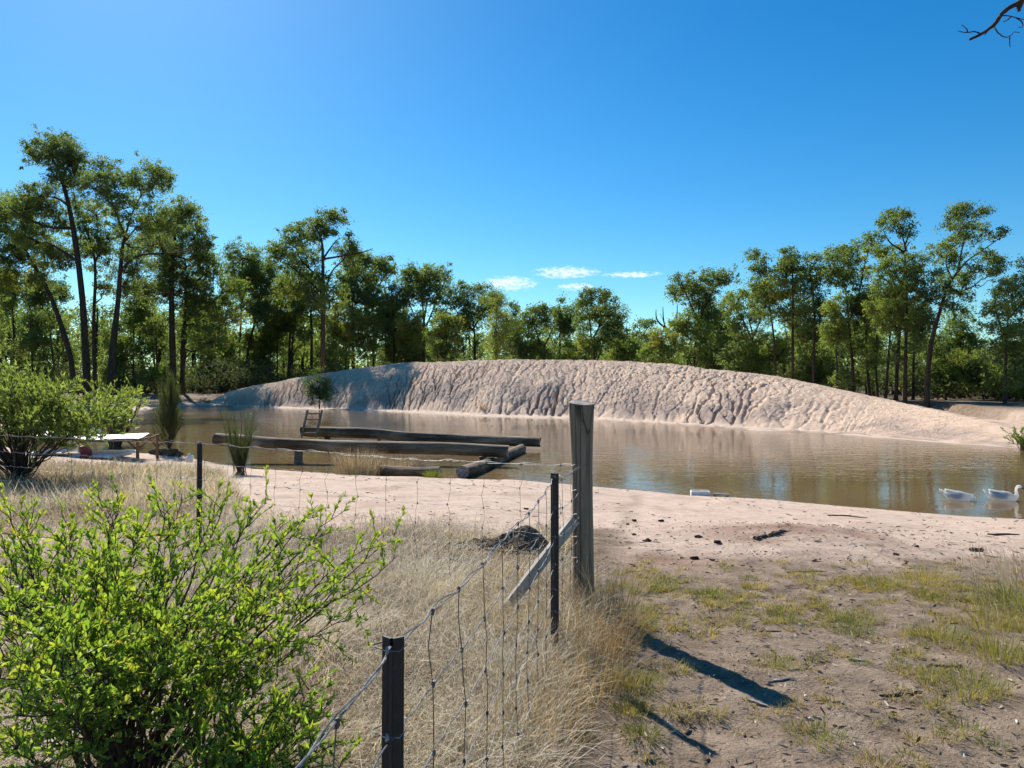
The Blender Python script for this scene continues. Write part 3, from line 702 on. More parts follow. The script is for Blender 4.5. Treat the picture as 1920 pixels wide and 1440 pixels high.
make_tree('cypress_pine', 'narrow columnar light green cypress standing behind the mound crest', 80, [(931, 700), (930, 640), (932, 560)],
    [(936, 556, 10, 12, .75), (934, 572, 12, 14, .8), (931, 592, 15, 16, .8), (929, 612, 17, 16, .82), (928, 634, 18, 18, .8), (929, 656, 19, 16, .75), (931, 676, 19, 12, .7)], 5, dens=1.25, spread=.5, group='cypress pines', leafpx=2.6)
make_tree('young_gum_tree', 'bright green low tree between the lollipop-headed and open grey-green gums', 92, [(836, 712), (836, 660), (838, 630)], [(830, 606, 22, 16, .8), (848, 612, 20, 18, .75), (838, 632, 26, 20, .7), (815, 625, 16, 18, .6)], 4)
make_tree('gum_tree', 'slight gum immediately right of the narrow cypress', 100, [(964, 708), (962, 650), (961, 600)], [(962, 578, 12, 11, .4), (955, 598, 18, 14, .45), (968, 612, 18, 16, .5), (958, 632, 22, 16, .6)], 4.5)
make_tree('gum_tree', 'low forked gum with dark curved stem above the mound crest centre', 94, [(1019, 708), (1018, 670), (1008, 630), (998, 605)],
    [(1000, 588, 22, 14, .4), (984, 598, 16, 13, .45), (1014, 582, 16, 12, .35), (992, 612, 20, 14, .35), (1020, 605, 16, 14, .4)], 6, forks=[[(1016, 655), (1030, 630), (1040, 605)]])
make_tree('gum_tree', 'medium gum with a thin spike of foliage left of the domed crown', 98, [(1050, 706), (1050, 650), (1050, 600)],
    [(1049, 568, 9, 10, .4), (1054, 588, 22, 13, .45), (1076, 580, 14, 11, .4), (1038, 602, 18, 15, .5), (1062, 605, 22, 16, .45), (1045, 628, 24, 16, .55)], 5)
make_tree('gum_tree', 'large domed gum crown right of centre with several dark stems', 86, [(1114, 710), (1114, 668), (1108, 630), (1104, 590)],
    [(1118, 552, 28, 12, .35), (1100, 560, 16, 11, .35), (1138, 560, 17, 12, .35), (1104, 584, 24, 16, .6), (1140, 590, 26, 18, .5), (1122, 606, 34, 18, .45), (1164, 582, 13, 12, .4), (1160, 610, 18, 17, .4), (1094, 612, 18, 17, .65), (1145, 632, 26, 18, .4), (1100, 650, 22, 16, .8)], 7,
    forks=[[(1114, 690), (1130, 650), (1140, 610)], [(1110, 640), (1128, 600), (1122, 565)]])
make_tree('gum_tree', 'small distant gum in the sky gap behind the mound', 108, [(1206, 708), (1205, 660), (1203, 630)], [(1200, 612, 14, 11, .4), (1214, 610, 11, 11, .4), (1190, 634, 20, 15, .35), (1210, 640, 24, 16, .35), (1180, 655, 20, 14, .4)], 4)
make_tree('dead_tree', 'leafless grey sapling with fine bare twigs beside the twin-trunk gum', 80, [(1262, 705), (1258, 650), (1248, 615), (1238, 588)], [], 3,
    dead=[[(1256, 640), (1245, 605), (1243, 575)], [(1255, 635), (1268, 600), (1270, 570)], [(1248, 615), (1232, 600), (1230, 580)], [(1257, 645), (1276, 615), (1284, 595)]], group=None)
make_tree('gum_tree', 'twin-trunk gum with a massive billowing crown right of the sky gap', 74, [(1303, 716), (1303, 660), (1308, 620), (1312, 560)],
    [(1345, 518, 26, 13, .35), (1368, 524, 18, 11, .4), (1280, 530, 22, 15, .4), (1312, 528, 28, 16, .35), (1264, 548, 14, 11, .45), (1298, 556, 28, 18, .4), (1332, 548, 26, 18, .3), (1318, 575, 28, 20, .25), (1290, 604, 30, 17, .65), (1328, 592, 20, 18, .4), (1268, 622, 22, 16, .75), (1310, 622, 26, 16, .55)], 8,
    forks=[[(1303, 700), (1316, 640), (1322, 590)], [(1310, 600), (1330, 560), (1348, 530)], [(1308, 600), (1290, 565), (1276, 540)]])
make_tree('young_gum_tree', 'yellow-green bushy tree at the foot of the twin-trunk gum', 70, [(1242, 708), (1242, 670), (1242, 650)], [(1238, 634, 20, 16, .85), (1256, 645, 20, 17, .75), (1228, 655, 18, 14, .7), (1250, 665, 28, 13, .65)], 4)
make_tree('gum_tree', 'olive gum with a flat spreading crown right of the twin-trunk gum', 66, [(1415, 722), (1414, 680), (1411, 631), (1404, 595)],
    [(1385, 556, 22, 14, .62), (1412, 552, 22, 13, .6), (1436, 562, 20, 13, .65), (1398, 582, 28, 14, .55), (1362, 574, 18, 12, .7), (1425, 592, 24, 13, .55), (1380, 605, 22, 14, .5)], 6,
    forks=[[(1412, 640), (1392, 600), (1375, 575)], [(1411, 632), (1425, 600), (1434, 570)]])
make_tree('gum_tree', 'gum whose thin crown leans left above the olive spreading tree', 62, [(1455, 728), (1454, 690), (1451, 625), (1437, 545), (1418, 498)],
    [(1410, 482, 15, 11, .35), (1426, 490, 14, 11, .35), (1422, 508, 16, 11, .4), (1440, 518, 18, 12, .45), (1430, 536, 16, 12, .5), (1448, 560, 20, 15, .6), (1432, 572, 18, 14, .55)], 6.5)
make_tree('gum_tree', 'straight gum with a tufted pointed top beside the left-leaning crown', 60, [(1486, 730), (1485, 660), (1485, 583), (1483, 520), (1481, 495)],
    [(1480, 480, 16, 13, .35), (1490, 495, 15, 12, .35), (1466, 505, 16, 12, .5), (1498, 510, 14, 13, .4), (1455, 535, 20, 15, .72), (1490, 535, 20, 15, .4), (1474, 556, 24, 15, .6), (1500, 570, 18, 15, .45), (1470, 590, 22, 16, .5)], 7.5)
make_tree('gum_tree', 'gum with thin sparse grey top in the right-hand row', 58, [(1526, 734), (1527, 680), (1530, 610), (1528, 552), (1520, 505)],
    [(1512, 482, 13, 10, .35), (1528, 490, 16, 11, .4), (1542, 512, 15, 12, .4), (1522, 520, 16, 13, .4), (1526, 548, 20, 16, .45), (1544, 572, 20, 17, .4), (1512, 590, 20, 16, .45), (1538, 605, 20, 16, .35)], 8)
make_tree('gum_tree', 'tall gum with curving trunk and rounded crown mid right-hand row', 56, [(1598, 742), (1597, 690), (1592, 632), (1585, 560), (1578, 520)],
    [(1568, 474, 20, 13, .5), (1592, 478, 22, 15, .45), (1556, 494, 18, 14, .5), (1582, 498, 24, 15, .4), (1608, 500, 18, 15, .45), (1562, 518, 22, 15, .55), (1600, 525, 22, 16, .4), (1622, 450, 15, 11, .45), (1634, 462, 14, 10, .45), (1605, 555, 20, 16, .45)], 8.5,
    forks=[[(1590, 610), (1604, 560), (1612, 500), (1620, 462)]])
make_tree('cypress_pine', 'tapering yellow-green cypress in front of the curving-trunk gum', 54, [(1570, 738), (1570, 680), (1568, 590)],
    [(1566, 562, 14, 14, .75), (1562, 582, 17, 15, .75), (1572, 600, 19, 16, .7), (1560, 616, 19, 16, .7), (1574, 634, 18, 15, .6)], 6, dens=1.15, group='cypress pines')
make_tree('gum_tree', 'gum with a small detached crown high above the right-hand row', 54, [(1680, 762), (1681, 680), (1684, 580), (1690, 480), (1686, 440)],
    [(1680, 402, 22, 10, .4), (1664, 415, 16, 12, .5), (1696, 412, 16, 13, .4), (1698, 432, 15, 11, .35), (1676, 425, 15, 10, .45), (1650, 442, 14, 9, .45), (1640, 470, 24, 11, .68), (1662, 476, 22, 11, .62)], 9,
    forks=[[(1689, 470), (1698, 445), (1702, 425)], [(1689, 480), (1672, 455), (1660, 430)]], dead=[[(1690, 475), (1700, 462), (1708, 452)]])
make_tree('gum_tree', 'broad heavy gum filling the right-hand row in front of the detached crown', 50, [(1697, 766), (1698, 700), (1700, 640), (1703, 583), (1705, 545)],
    [(1678, 494, 26, 14, .6), (1712, 492, 24, 14, .5), (1650, 512, 24, 16, .55), (1688, 522, 32, 18, .5), (1722, 520, 22, 18, .4), (1660, 545, 28, 18, .55), (1705, 555, 32, 20, .35), (1640, 575, 20, 16, .6), (1672, 580, 28, 16, .6), (1728, 575, 22, 20, .3), (1655, 605, 26, 14, .7), (1695, 612, 30, 15, .55), (1730, 612, 24, 18, .4)], 10,
    forks=[[(1702, 600), (1672, 560), (1655, 530)], [(1700, 625), (1670, 608), (1650, 600)]])
make_tree('gum_tree', 'big gum at the right with leaning trunk and open branching crown', 48, [(1737, 775), (1740, 700), (1746, 640), (1758, 580), (1773, 540), (1793, 507)],
    [(1814, 392, 24, 10, .35), (1792, 402, 22, 13, .4), (1838, 398, 15, 12, .35), (1776, 416, 14, 10, .4), (1872, 438, 15, 10, .3), (1848, 425, 16, 11, .3), (1800, 428, 24, 13, .4), (1826, 436, 20, 13, .3), (1762, 472, 24, 14, .6), (1790, 458, 20, 13, .5), (1786, 486, 22, 13, .55), (1852, 482, 22, 11, .45), (1874, 492, 18, 12, .4), (1842, 502, 22, 11, .4), (1868, 515, 14, 9, .4), (1760, 520, 22, 15, .4), (1806, 535, 24, 12, .45), (1795, 565, 22, 15, .35), (1745, 556, 22, 17, .3)], 13,
    forks=[[(1773, 540), (1800, 545), (1835, 536), (1864, 515)], [(1785, 520), (1808, 492), (1834, 472), (1863, 450)], [(1793, 507), (1800, 465), (1808, 420)], [(1780, 528), (1766, 500), (1758, 480)]])
make_tree('gum_tree', 'pale green gum tucked behind the leaning right-hand gum', 60, [(1799, 772), (1800, 720), (1802, 679), (1803, 630)],
    [(1800, 596, 24, 16, .55), (1824, 620, 22, 18, .6), (1782, 620, 20, 17, .55), (1806, 645, 28, 18, .6), (1835, 650, 16, 16, .55), (1790, 672, 24, 14, .5)], 7.5)
make_tree('gum_tree', 'large gum crown cut off by the right edge of the picture', 46, [(1884, 788), (1884, 720), (1886, 650), (1892, 590)],
    [(1890, 540, 26, 15, .55), (1918, 530, 26, 17, .5), (1866, 556, 18, 13, .6), (1876, 582, 28, 18, .6), (1912, 575, 28, 20, .5), (1945, 560, 26, 24, .5), (1880, 622, 28, 20, .55), (1918, 622, 30, 22, .45), (1900, 660, 32, 20, .4), (1935, 680, 30, 22, .4), (1925, 490, 18, 11, .35)], 9,
    forks=[[(1888, 640), (1872, 600), (1862, 570)], [(1890, 600), (1915, 560), (1930, 520)]])
for (bx, tx, ty, lab, dd, w, tn) in [(1632, 1630, 570, 'leftmost of the cluster of straight dark trunks under the right-hand row', 56, 8, .45), (1646, 1650, 560, 'straight dark trunk second in the right-hand cluster', 55, 7, .4),
        (1660, 1676, 560, 'right-leaning dark trunk in the right-hand cluster', 54, 7, .5), (1712, 1722, 580, 'short-crowned dark trunk between heavy gum and leaning gum', 56, 7, .4)]:
    make_tree('gum_tree', lab, dd, [(bx, 760), (bx + (tx - bx) * .3, 700), (bx + (tx - bx) * .7, 630), (tx, ty)],
        [(tx + random.uniform(-16, 16), ty + random.uniform(-14, 50), 18, 14, tn + random.uniform(-.1, .1)) for _ in range(5)], w)
for (bx, tx, ty, lab, dd, w) in [(250, 255, 560, 'thin dark gum in shade between the forked and the broad left gums', 92, 6), (108, 90, 560, 'thin gum behind the leaning trunk at far left', 95, 6), (30, 20, 540, 'shaded gum at the left picture edge', 90, 8),
        (372, 378, 600, 'small shaded gum behind the bright right-hand limb', 106, 5), (520, 522, 600, 'thin gum just left of the twin-stemmed gum', 112, 5), (725, 722, 600, 'slender gum behind the billowing crown', 108, 5),
        (1345, 1352, 600, 'slim gum close behind the massive billowing crown', 82, 5), (1505, 1506, 600, 'slim dark gum behind the tufted pointed top', 70, 6)]:
    make_tree('gum_tree', lab, dd, [(bx, 735), ((bx * .6 + tx * .4), 680), (tx, ty)],
        [(tx + random.uniform(-22, 22), ty + random.uniform(-25, 45), 22, 17, random.uniform(.25, .65)) for _ in range(6)], w)

MID = [(60, 590, 88, 'pale green midstory tree behind the far left leaning trunk'), (215, 610, 90, 'leafy midstory tree behind the base of the forked gum'), (290, 600, 86, 'leafy green midstory tree left of the broad gum'),
       (410, 650, 102, 'low bushy tree on the left bank below the bright limb'), (480, 640, 112, 'midstory tree right of the curved trunk gum'), (505, 560, 112, 'round green crown between the dense dome and twin-stemmed gum'),
       (615, 620, 114, 'shady midstory tree behind the tall feathery-topped gum'), (760, 640, 106, 'low green tree left below the lollipop-headed gum'), (980, 640, 96, 'low dark green tree right of the narrow cypress'),
       (1080, 645, 90, 'low olive tree left of the domed gum'), (1175, 645, 96, 'low green tree right below the domed gum'), (1350, 650, 70, 'low green tree right below the massive billowing crown'),
       (1390, 655, 66, 'low leafy tree below the olive spreading gum'), (1440, 645, 66, 'low tree at the foot of the left-leaning crown'), (1530, 650, 64, 'low tree at the foot of the sparse grey-topped gum'),
       (1620, 620, 60, 'leafy midstory tree left of the trunk cluster'), (1770, 660, 56, 'grey-green midstory tree right of the leaning trunk'), (1840, 690, 56, 'low dark tree near the right end of the mound'), (1900, 720, 52, 'low dark tree under the crown at the right edge')]
for (mx, my, dd, lab) in MID:
    make_tree('young_gum_tree', lab, dd, [(mx + 4, 735), (mx + 2, (735 + my) / 2), (mx, my)],
        [(mx + random.uniform(-26, 26), my + random.uniform(-12, 1.0 * (712 - my)), random.uniform(17, 26), random.uniform(13, 20), random.uniform(.3, .8)) for _ in range(8)], 4.5, leafpx=4.4, dens=.8, group='midstory trees')

# the wood behind, one mass: crowns, trunks and scrub nobody could count
def build_wood():
    wood = MB(); crown = MB(); scrub = MB()
    skyline = [(-700, 560), (0, 560), (250, 560), (420, 590), (520, 600), (620, 585), (720, 600), (860, 610), (960, 612), (1060, 620), (1170, 628), (1215, 640), (1260, 640), (1400, 618), (1500, 600), (1650, 590), (1760, 610), (1850, 640), (1920, 600), (2600, 580)]
    sx, sy = [p[0] for p in skyline], [p[1] for p in skyline]
    dist = lambda px: np.interp(px, [-700, 300, 700, 1000, 1250, 1500, 1700, 1920, 2600], [100, 112, 124, 126, 112, 88, 74, 66, 60])
    for i in range(250):
        px = rng.uniform(-650, 2550); d = float(dist(px)) * rng.uniform(.93, 1.3); k = d / FPX
        top = float(np.interp(px, sx, sy)) + abs(rng.normal(0, 34)) - 4
        b = P(px, 740, d); b[2] = -.1 + gz(b[0], b[1])
        t = P(px + rng.uniform(-12, 12), top + 18, d)
        wood.tube(bend(b, t, 5, 0, .012), np.linspace(rng.uniform(2, 4.4), 1.2, 5) * k, 5, cap=False)
        low = rng.uniform(50, 135)
        for m in range(rng.integers(6, 11)):
            c = P(px + rng.uniform(-26, 26), top + rng.uniform(0, 1) ** .8 * min(low, 715 - top), d + rng.uniform(-1.5, 1.5))
            wood.tube(bend(b + (t - b) * rng.uniform(.4, .9), c, 4, .05, .04), np.linspace(1.2, .5, 4) * k, 3, cap=False)
            tn = rng.uniform(.15, .85)
            for q in range(3):
                clump_leaves(crown, c + rand_dir(1)[0] * np.array([15, 13, 10]) * k, np.array([11, 11, 8]) * k, 38, 4.8 * k, tn)
    for i in range(640):          # grey-green scrub at the feet of the trees
        px = rng.uniform(-500, 2400) if i < 470 else (rng.uniform(60, 620) if i < 590 else rng.uniform(1740, 2150)); d = float(dist(px)) * (rng.uniform(.80, 1.25) if i < 470 else rng.uniform(.74, .95) if i >= 590 else rng.uniform(.76, .95)); k = d / FPX
        b = P(px, 740, d)
        if abs(px - 960) < 900 and in_poly(np.array([b[0]]), np.array([b[1]]), MOUND_POLY)[0]: continue
        if sdv(b[0], b[1])[0] < 2.2: continue
        b[2] = gz(b[0], b[1]); hgt = rng.uniform(1.2, 4.4); tn = rng.uniform(0, .8)
        for m in range(7):
            c = b + np.array([rng.normal(0, .7), rng.normal(0, .7), rng.uniform(.25, 1) * hgt])
            wood.tube(bend(b, c, 3, 0, .05), np.linspace(.035, .012, 3), 3, cap=False)
            clump_leaves(scrub, c, (.9, .9, .7), 34, .27, tn, .1)
    for i in range(260):          # the far wall of the wood
        px = rng.uniform(-700, 2600); d = float(dist(px)) * rng.uniform(1.4, 1.75); k = d / FPX
        y0 = float(np.interp(px, sx, sy)) + 20
        for m in range(5):
            c = P(px + rng.uniform(-20, 20), rng.uniform(y0, 735), d)
            clump_leaves(crown, c, np.array([17, 17, 13]) * k, 40, 6.5 * k, rng.uniform(.1, .6))
    grow(crown); grow(scrub)
    o = crown.build('background_woodland', MAT['gum_leaf']); tag(o, 'mass of gum crowns standing behind the nearer trees', 'woodland', kind='stuff')
    o = wood.build('background_trunks', MAT['bark']); tag(o, 'crowd of thin dark trunks deep in the wood behind', 'woodland', kind='stuff')
    o = scrub.build('understory_scrub', MAT['scrub_leaf']); tag(o, 'grey-green scrub growing round the feet of the trees', 'scrub', kind='stuff')
build_wood()

# ------------------------------------------------------------------ fence
def frame2(a, b):
    d = unit(np.asarray(b, float) - np.asarray(a, float)); return d
def wire_line(mb, pts, r, kink=.0, step=.03, sides=5, seed=0):
    """a strung wire through pts with the crimps of ring-lock mesh"""
    pts = np.asarray(pts, float); seg = np.linalg.norm(np.diff(pts, axis=0), axis=1); cum = np.concatenate([[0], np.cumsum(seg)])
    n = max(6, int(cum[-1] / step)); u = np.linspace(0, cum[-1], n)
    p = np.stack([np.interp(u, cum, pts[:, i]) for i in range(3)], -1)
    if kink:
        p[:, 2] += kink * (noise2(u * 3.4, u * 0 + seed, 5) - .5) * 2 + kink * .5 * np.sin(u * 2 * np.pi / .15 + seed)
        p[:, 0] += kink * (noise2(u * 4.1, u * 0 + seed, 9) - .5)
    mb.tube(p, r, sides, cap=True)
WIRES = [1.0, .83, .67, .52, .38, .26, .15, .06]
def knot(mb, p, s=.006):
    a = rand_dir(1)[0]
    mb.tube([p - np.array([0, 0, s * 1.6]), p + a * s * .5, p + np.array([0, 0, s * 1.6])], [s * .7, s, s * .7], 6)
def star_picket(parent, x, y, h, rot, name='steel_post', label=None):
    """Y-section steel post with punched edge"""
    mb = MB(); g = gz(x, y); lean = rng.normal(0, .006, 2)
    for a in (0, 2.2, -2.2):
        d = np.array([math.cos(rot + a), math.sin(rot + a), 0]); w = .030 if a == 0 else .026
        n = np.array([-d[1], d[0], 0])
        top = h - (.012 if a == 0 else 0)
        v = []
        for z in (-.35, 0.0, .2, .4, .6, .8, top):
            o = np.array([x + lean[0] * z, y + lean[1] * z, g + z])
            for (s, t) in ((.002, .0035), (w, .0028), (w, -.0028), (.002, -.0035)): v.append(o + d * s + n * t)
        q = []
        for k in range(6):
            for j in range(4): q.append((k * 4 + j, k * 4 + (j + 1) % 4, k * 4 + 4 + (j + 1) % 4, k * 4 + 4 + j))
        q += [(3, 2, 1, 0), (24, 25, 26, 27)]
        mb.add(v, q)
    o = mb.build(name, MAT['steel_post'], parent)
    if label: o['label'] = label
    # galvanised tie wires in the punched holes
    for k, z in enumerate(WIRES[:7]):
        t = MB(); c = np.array([x, y, g + z * h / 1.0 - .015])
        f = np.array([math.cos(rot - math.pi / 2), math.sin(rot - math.pi / 2), 0])
        a = np.linspace(0, 2 * np.pi, 9)
        t.tube([c + np.array([math.cos(q) * .034, math.sin(q) * .034, .004 * math.sin(q * 2)]) for q in a], .0014, 4)
        t.tube([c + np.array([0, -.032, -.006]), c + np.array([.004, -.040, 0]), c + np.array([0, -.032, .008])], .003, 5)
        t.build('tie_wire', MAT['wire'], o)
    return o
def g3(p, z): return np.array([p[0], p[1], gz(p[0], p[1]) * .7 + z])

near = empty('wire_fence', (FENCE_N[0], FENCE_N[1], 0), 'wire mesh fence on steel posts running from bottom centre to the timber post', 'fence', 'wire mesh fences')
star = empty('wire_fence', (FENCE_L[1][0], FENCE_L[1][1], 0), 'wire mesh fence running left from the timber post past one dark steel post', 'fence', 'wire mesh fences')
def rel(o, e):
    """parts are built in world coordinates: shift under their thing"""
    o.location = (-e.location[0], -e.location[1], -e.location[2])
A0 = FENCE_N - (FENCE_M - FENCE_N) / np.linalg.norm(FENCE_M - FENCE_N) * 1.6
for (x, y, h, rot, lab) in ((FENCE_N[0], FENCE_N[1], 1.0, math.radians(265), 'nearest steel post, dark and cut off by the picture bottom'), (FENCE_M[0], FENCE_M[1], 1.0, math.radians(262), 'steel post in front of the timber brace')):
    o = star_picket(near, x, y, h, rot, label=lab); rel(o, near)
o = star_picket(star, FENCE_L[1][0], FENCE_L[1][1], 1.0, math.radians(255)); rel(o, star)
o = star_picket(star, FENCE_L[3][0] + .3, FENCE_L[3][1] - .12, 1.0, math.radians(255)); rel(o, star)
def mesh_run(par, pts, sag, r, stay, seed):
    pts = [np.asarray(p, float) for p in pts]
    seg = [np.linalg.norm(pts[i + 1] - pts[i]) for i in range(len(pts) - 1)]; cum = np.concatenate([[0], np.cumsum(seg)])
    def at(u, z):
        i = min(int(np.searchsorted(cum, u, 'right')) - 1, len(seg) - 1); f = np.clip((u - cum[i]) / seg[i], 0, 1)
        p = pts[i] + (pts[i + 1] - pts[i]) * f
        wob = .030 * (noise2(np.array([u * .9]), np.array([z * 3.0]), seed)[0] - .5)
        return np.array([p[0] + wob, p[1], gz(p[0], p[1]) * .6 + z - sag * math.sin(f * math.pi) * (.4 + z)])
    for k, z in enumerate(WIRES):
        mb = MB()
        us = np.linspace(0, cum[-1], max(8, int(cum[-1] / .15)))
        line = [at(u, z - .012) for u in us]
        wire_line(mb, line, r * (1.15 if k == 0 else 1), .006 if k else .003, .03, 5, seed + k * 3)
        if k == 0:      # plain top wire twisted round the mesh's top strand
            n = int(cum[-1] / .018); uu = np.linspace(0, cum[-1], n); L = np.array([at(u, z - .010) for u in uu]); ph = uu * 2 * np.pi / .34
            L[:, 2] += .006 * np.cos(ph) + .003; L[:, 0] += .006 * np.sin(ph)
            mb.tube(L, r * 1.15, 5)
        rel(mb.build('line_wire', MAT['wire'], par), par)
    for m, u in enumerate(np.arange(.1, cum[-1], stay)):
        mb = MB(); line = []
        for k, z in enumerate(WIRES):
            line.append(at(u + rng.normal(0, .010), z - .012))
            knot(mb, line[-1], .0050)
            if k < len(WIRES) - 1: line.append(at(u + rng.normal(0, .012), (z + WIRES[k + 1]) / 2))
        mb.tube(np.array(line), r * .85, 5)
        rel(mb.build('stay_wire', MAT['stay_wire'], par), par)
mesh_run(near, [A0, FENCE_N, FENCE_M, FENCE_C + np.array([-.02, -.10])], .02, .0016, .30, 3)
mesh_run(star, [FENCE_C + np.array([-.06, .02]), FENCE_L[1], FENCE_L[2], FENCE_L[3]], .012, .0015, .30, 40)

# timber corner post with its brace rail
def corner_post():
    x, y = FENCE_C; g = gz(x, y)
    e = empty('corner_post', (x, y, g), 'thick weathered round timber fence post standing tallest in the middle', 'fence post')
    mb = MB(); zs = np.array([-.4, 0, .25, .5, .75, .95, 1.08, 1.2, 1.32, 1.39, 1.405]); rs = np.array([.075, .074, .071, .069, .067, .068, .071, .075, .081, .086, .083])
    sides = 28; a = np.arange(sides) / sides * 2 * np.pi; v = []
    for z, r in zip(zs, rs):
        rr = r * (1 + .035 * np.sin(a * 2 + .5 + z) + .02 * np.sin(a * 5 + z * 2) + .012 * np.sin(a * 11 + 1))
        v.append(np.stack([np.cos(a) * rr + .012 * (1.4 - z), np.sin(a) * rr, a * 0 + z + (.012 * np.cos(a - 2) if z > 1.3 else 0)], -1))
    n = len(zs); v = np.array(v).reshape(-1, 3)
    i, j = np.meshgrid(np.arange(n - 1), np.arange(sides), indexing='ij')
    mb.add(v, np.stack([i * sides + j, i * sides + (j + 1) % sides, (i + 1) * sides + (j + 1) % sides, (i + 1) * sides + j], -1).reshape(-1, 4))
    mb.build('post_shaft', MAT['old_wood'], e, None, True)
    cap = MB(); ring = v[-sides:]; inner = ring * np.array([.55, .55, 1]) + np.array([0, 0, .004])
    cap.add(np.vstack([ring, inner, [[.0, 0, 1.408]]]), [(m, (m + 1) % sides, sides + (m + 1) % sides, sides + m) for m in range(sides)], [(sides + m, sides + (m + 1) % sides, 2 * sides) for m in range(sides)])
    cap.build('post_top', MAT['end_grain'], e)
    ck = MB(); ck.box((.01, .02, 1.409), (.05, .006, .004), [(.9, .4, 0), (-.4, .9, 0), (0, 0, 1)]); ck.build('crack', MAT['bark'], e)
    # brace: squared rail let into the post, foot in the grass
    b = MB(); p0 = np.array([-.045, -.045, .62]); p1 = P(958, 1128, 5.02) - np.array([x, y, g]); ax = unit(p1 - p0); sd = unit(np.cross(ax, [0, 0, 1.0])); up = np.cross(sd, ax)
    L = np.linalg.norm(p1 - p0) + .15
    b.box(p0 + ax * L / 2, (L, .05, .065), [ax, sd, up]); b.build('brace_rail', MAT['pale_wood'], e)
    # loose wire ends stapled to the shaft
    for k, z in enumerate((1.0, .83, .67, .52, .38)):
        w = MB(); a = np.linspace(math.radians(185), math.radians(285 + 8 * k), 9)
        pts = [np.array([math.cos(q) * .076, math.sin(q) * .076, z - .02 + .02 * i_ / 9 + .004 * math.sin(i_ * 2.1)]) for i_, q in enumerate(a)]
        pts += [pts[-1] + np.array([.004, -.004, -.03]), pts[-1] + np.array([-.006, -.004, -.05])]
        w.tube(pts, .0016, 5); w.build('tie_wire', MAT['wire'], e)
corner_post()

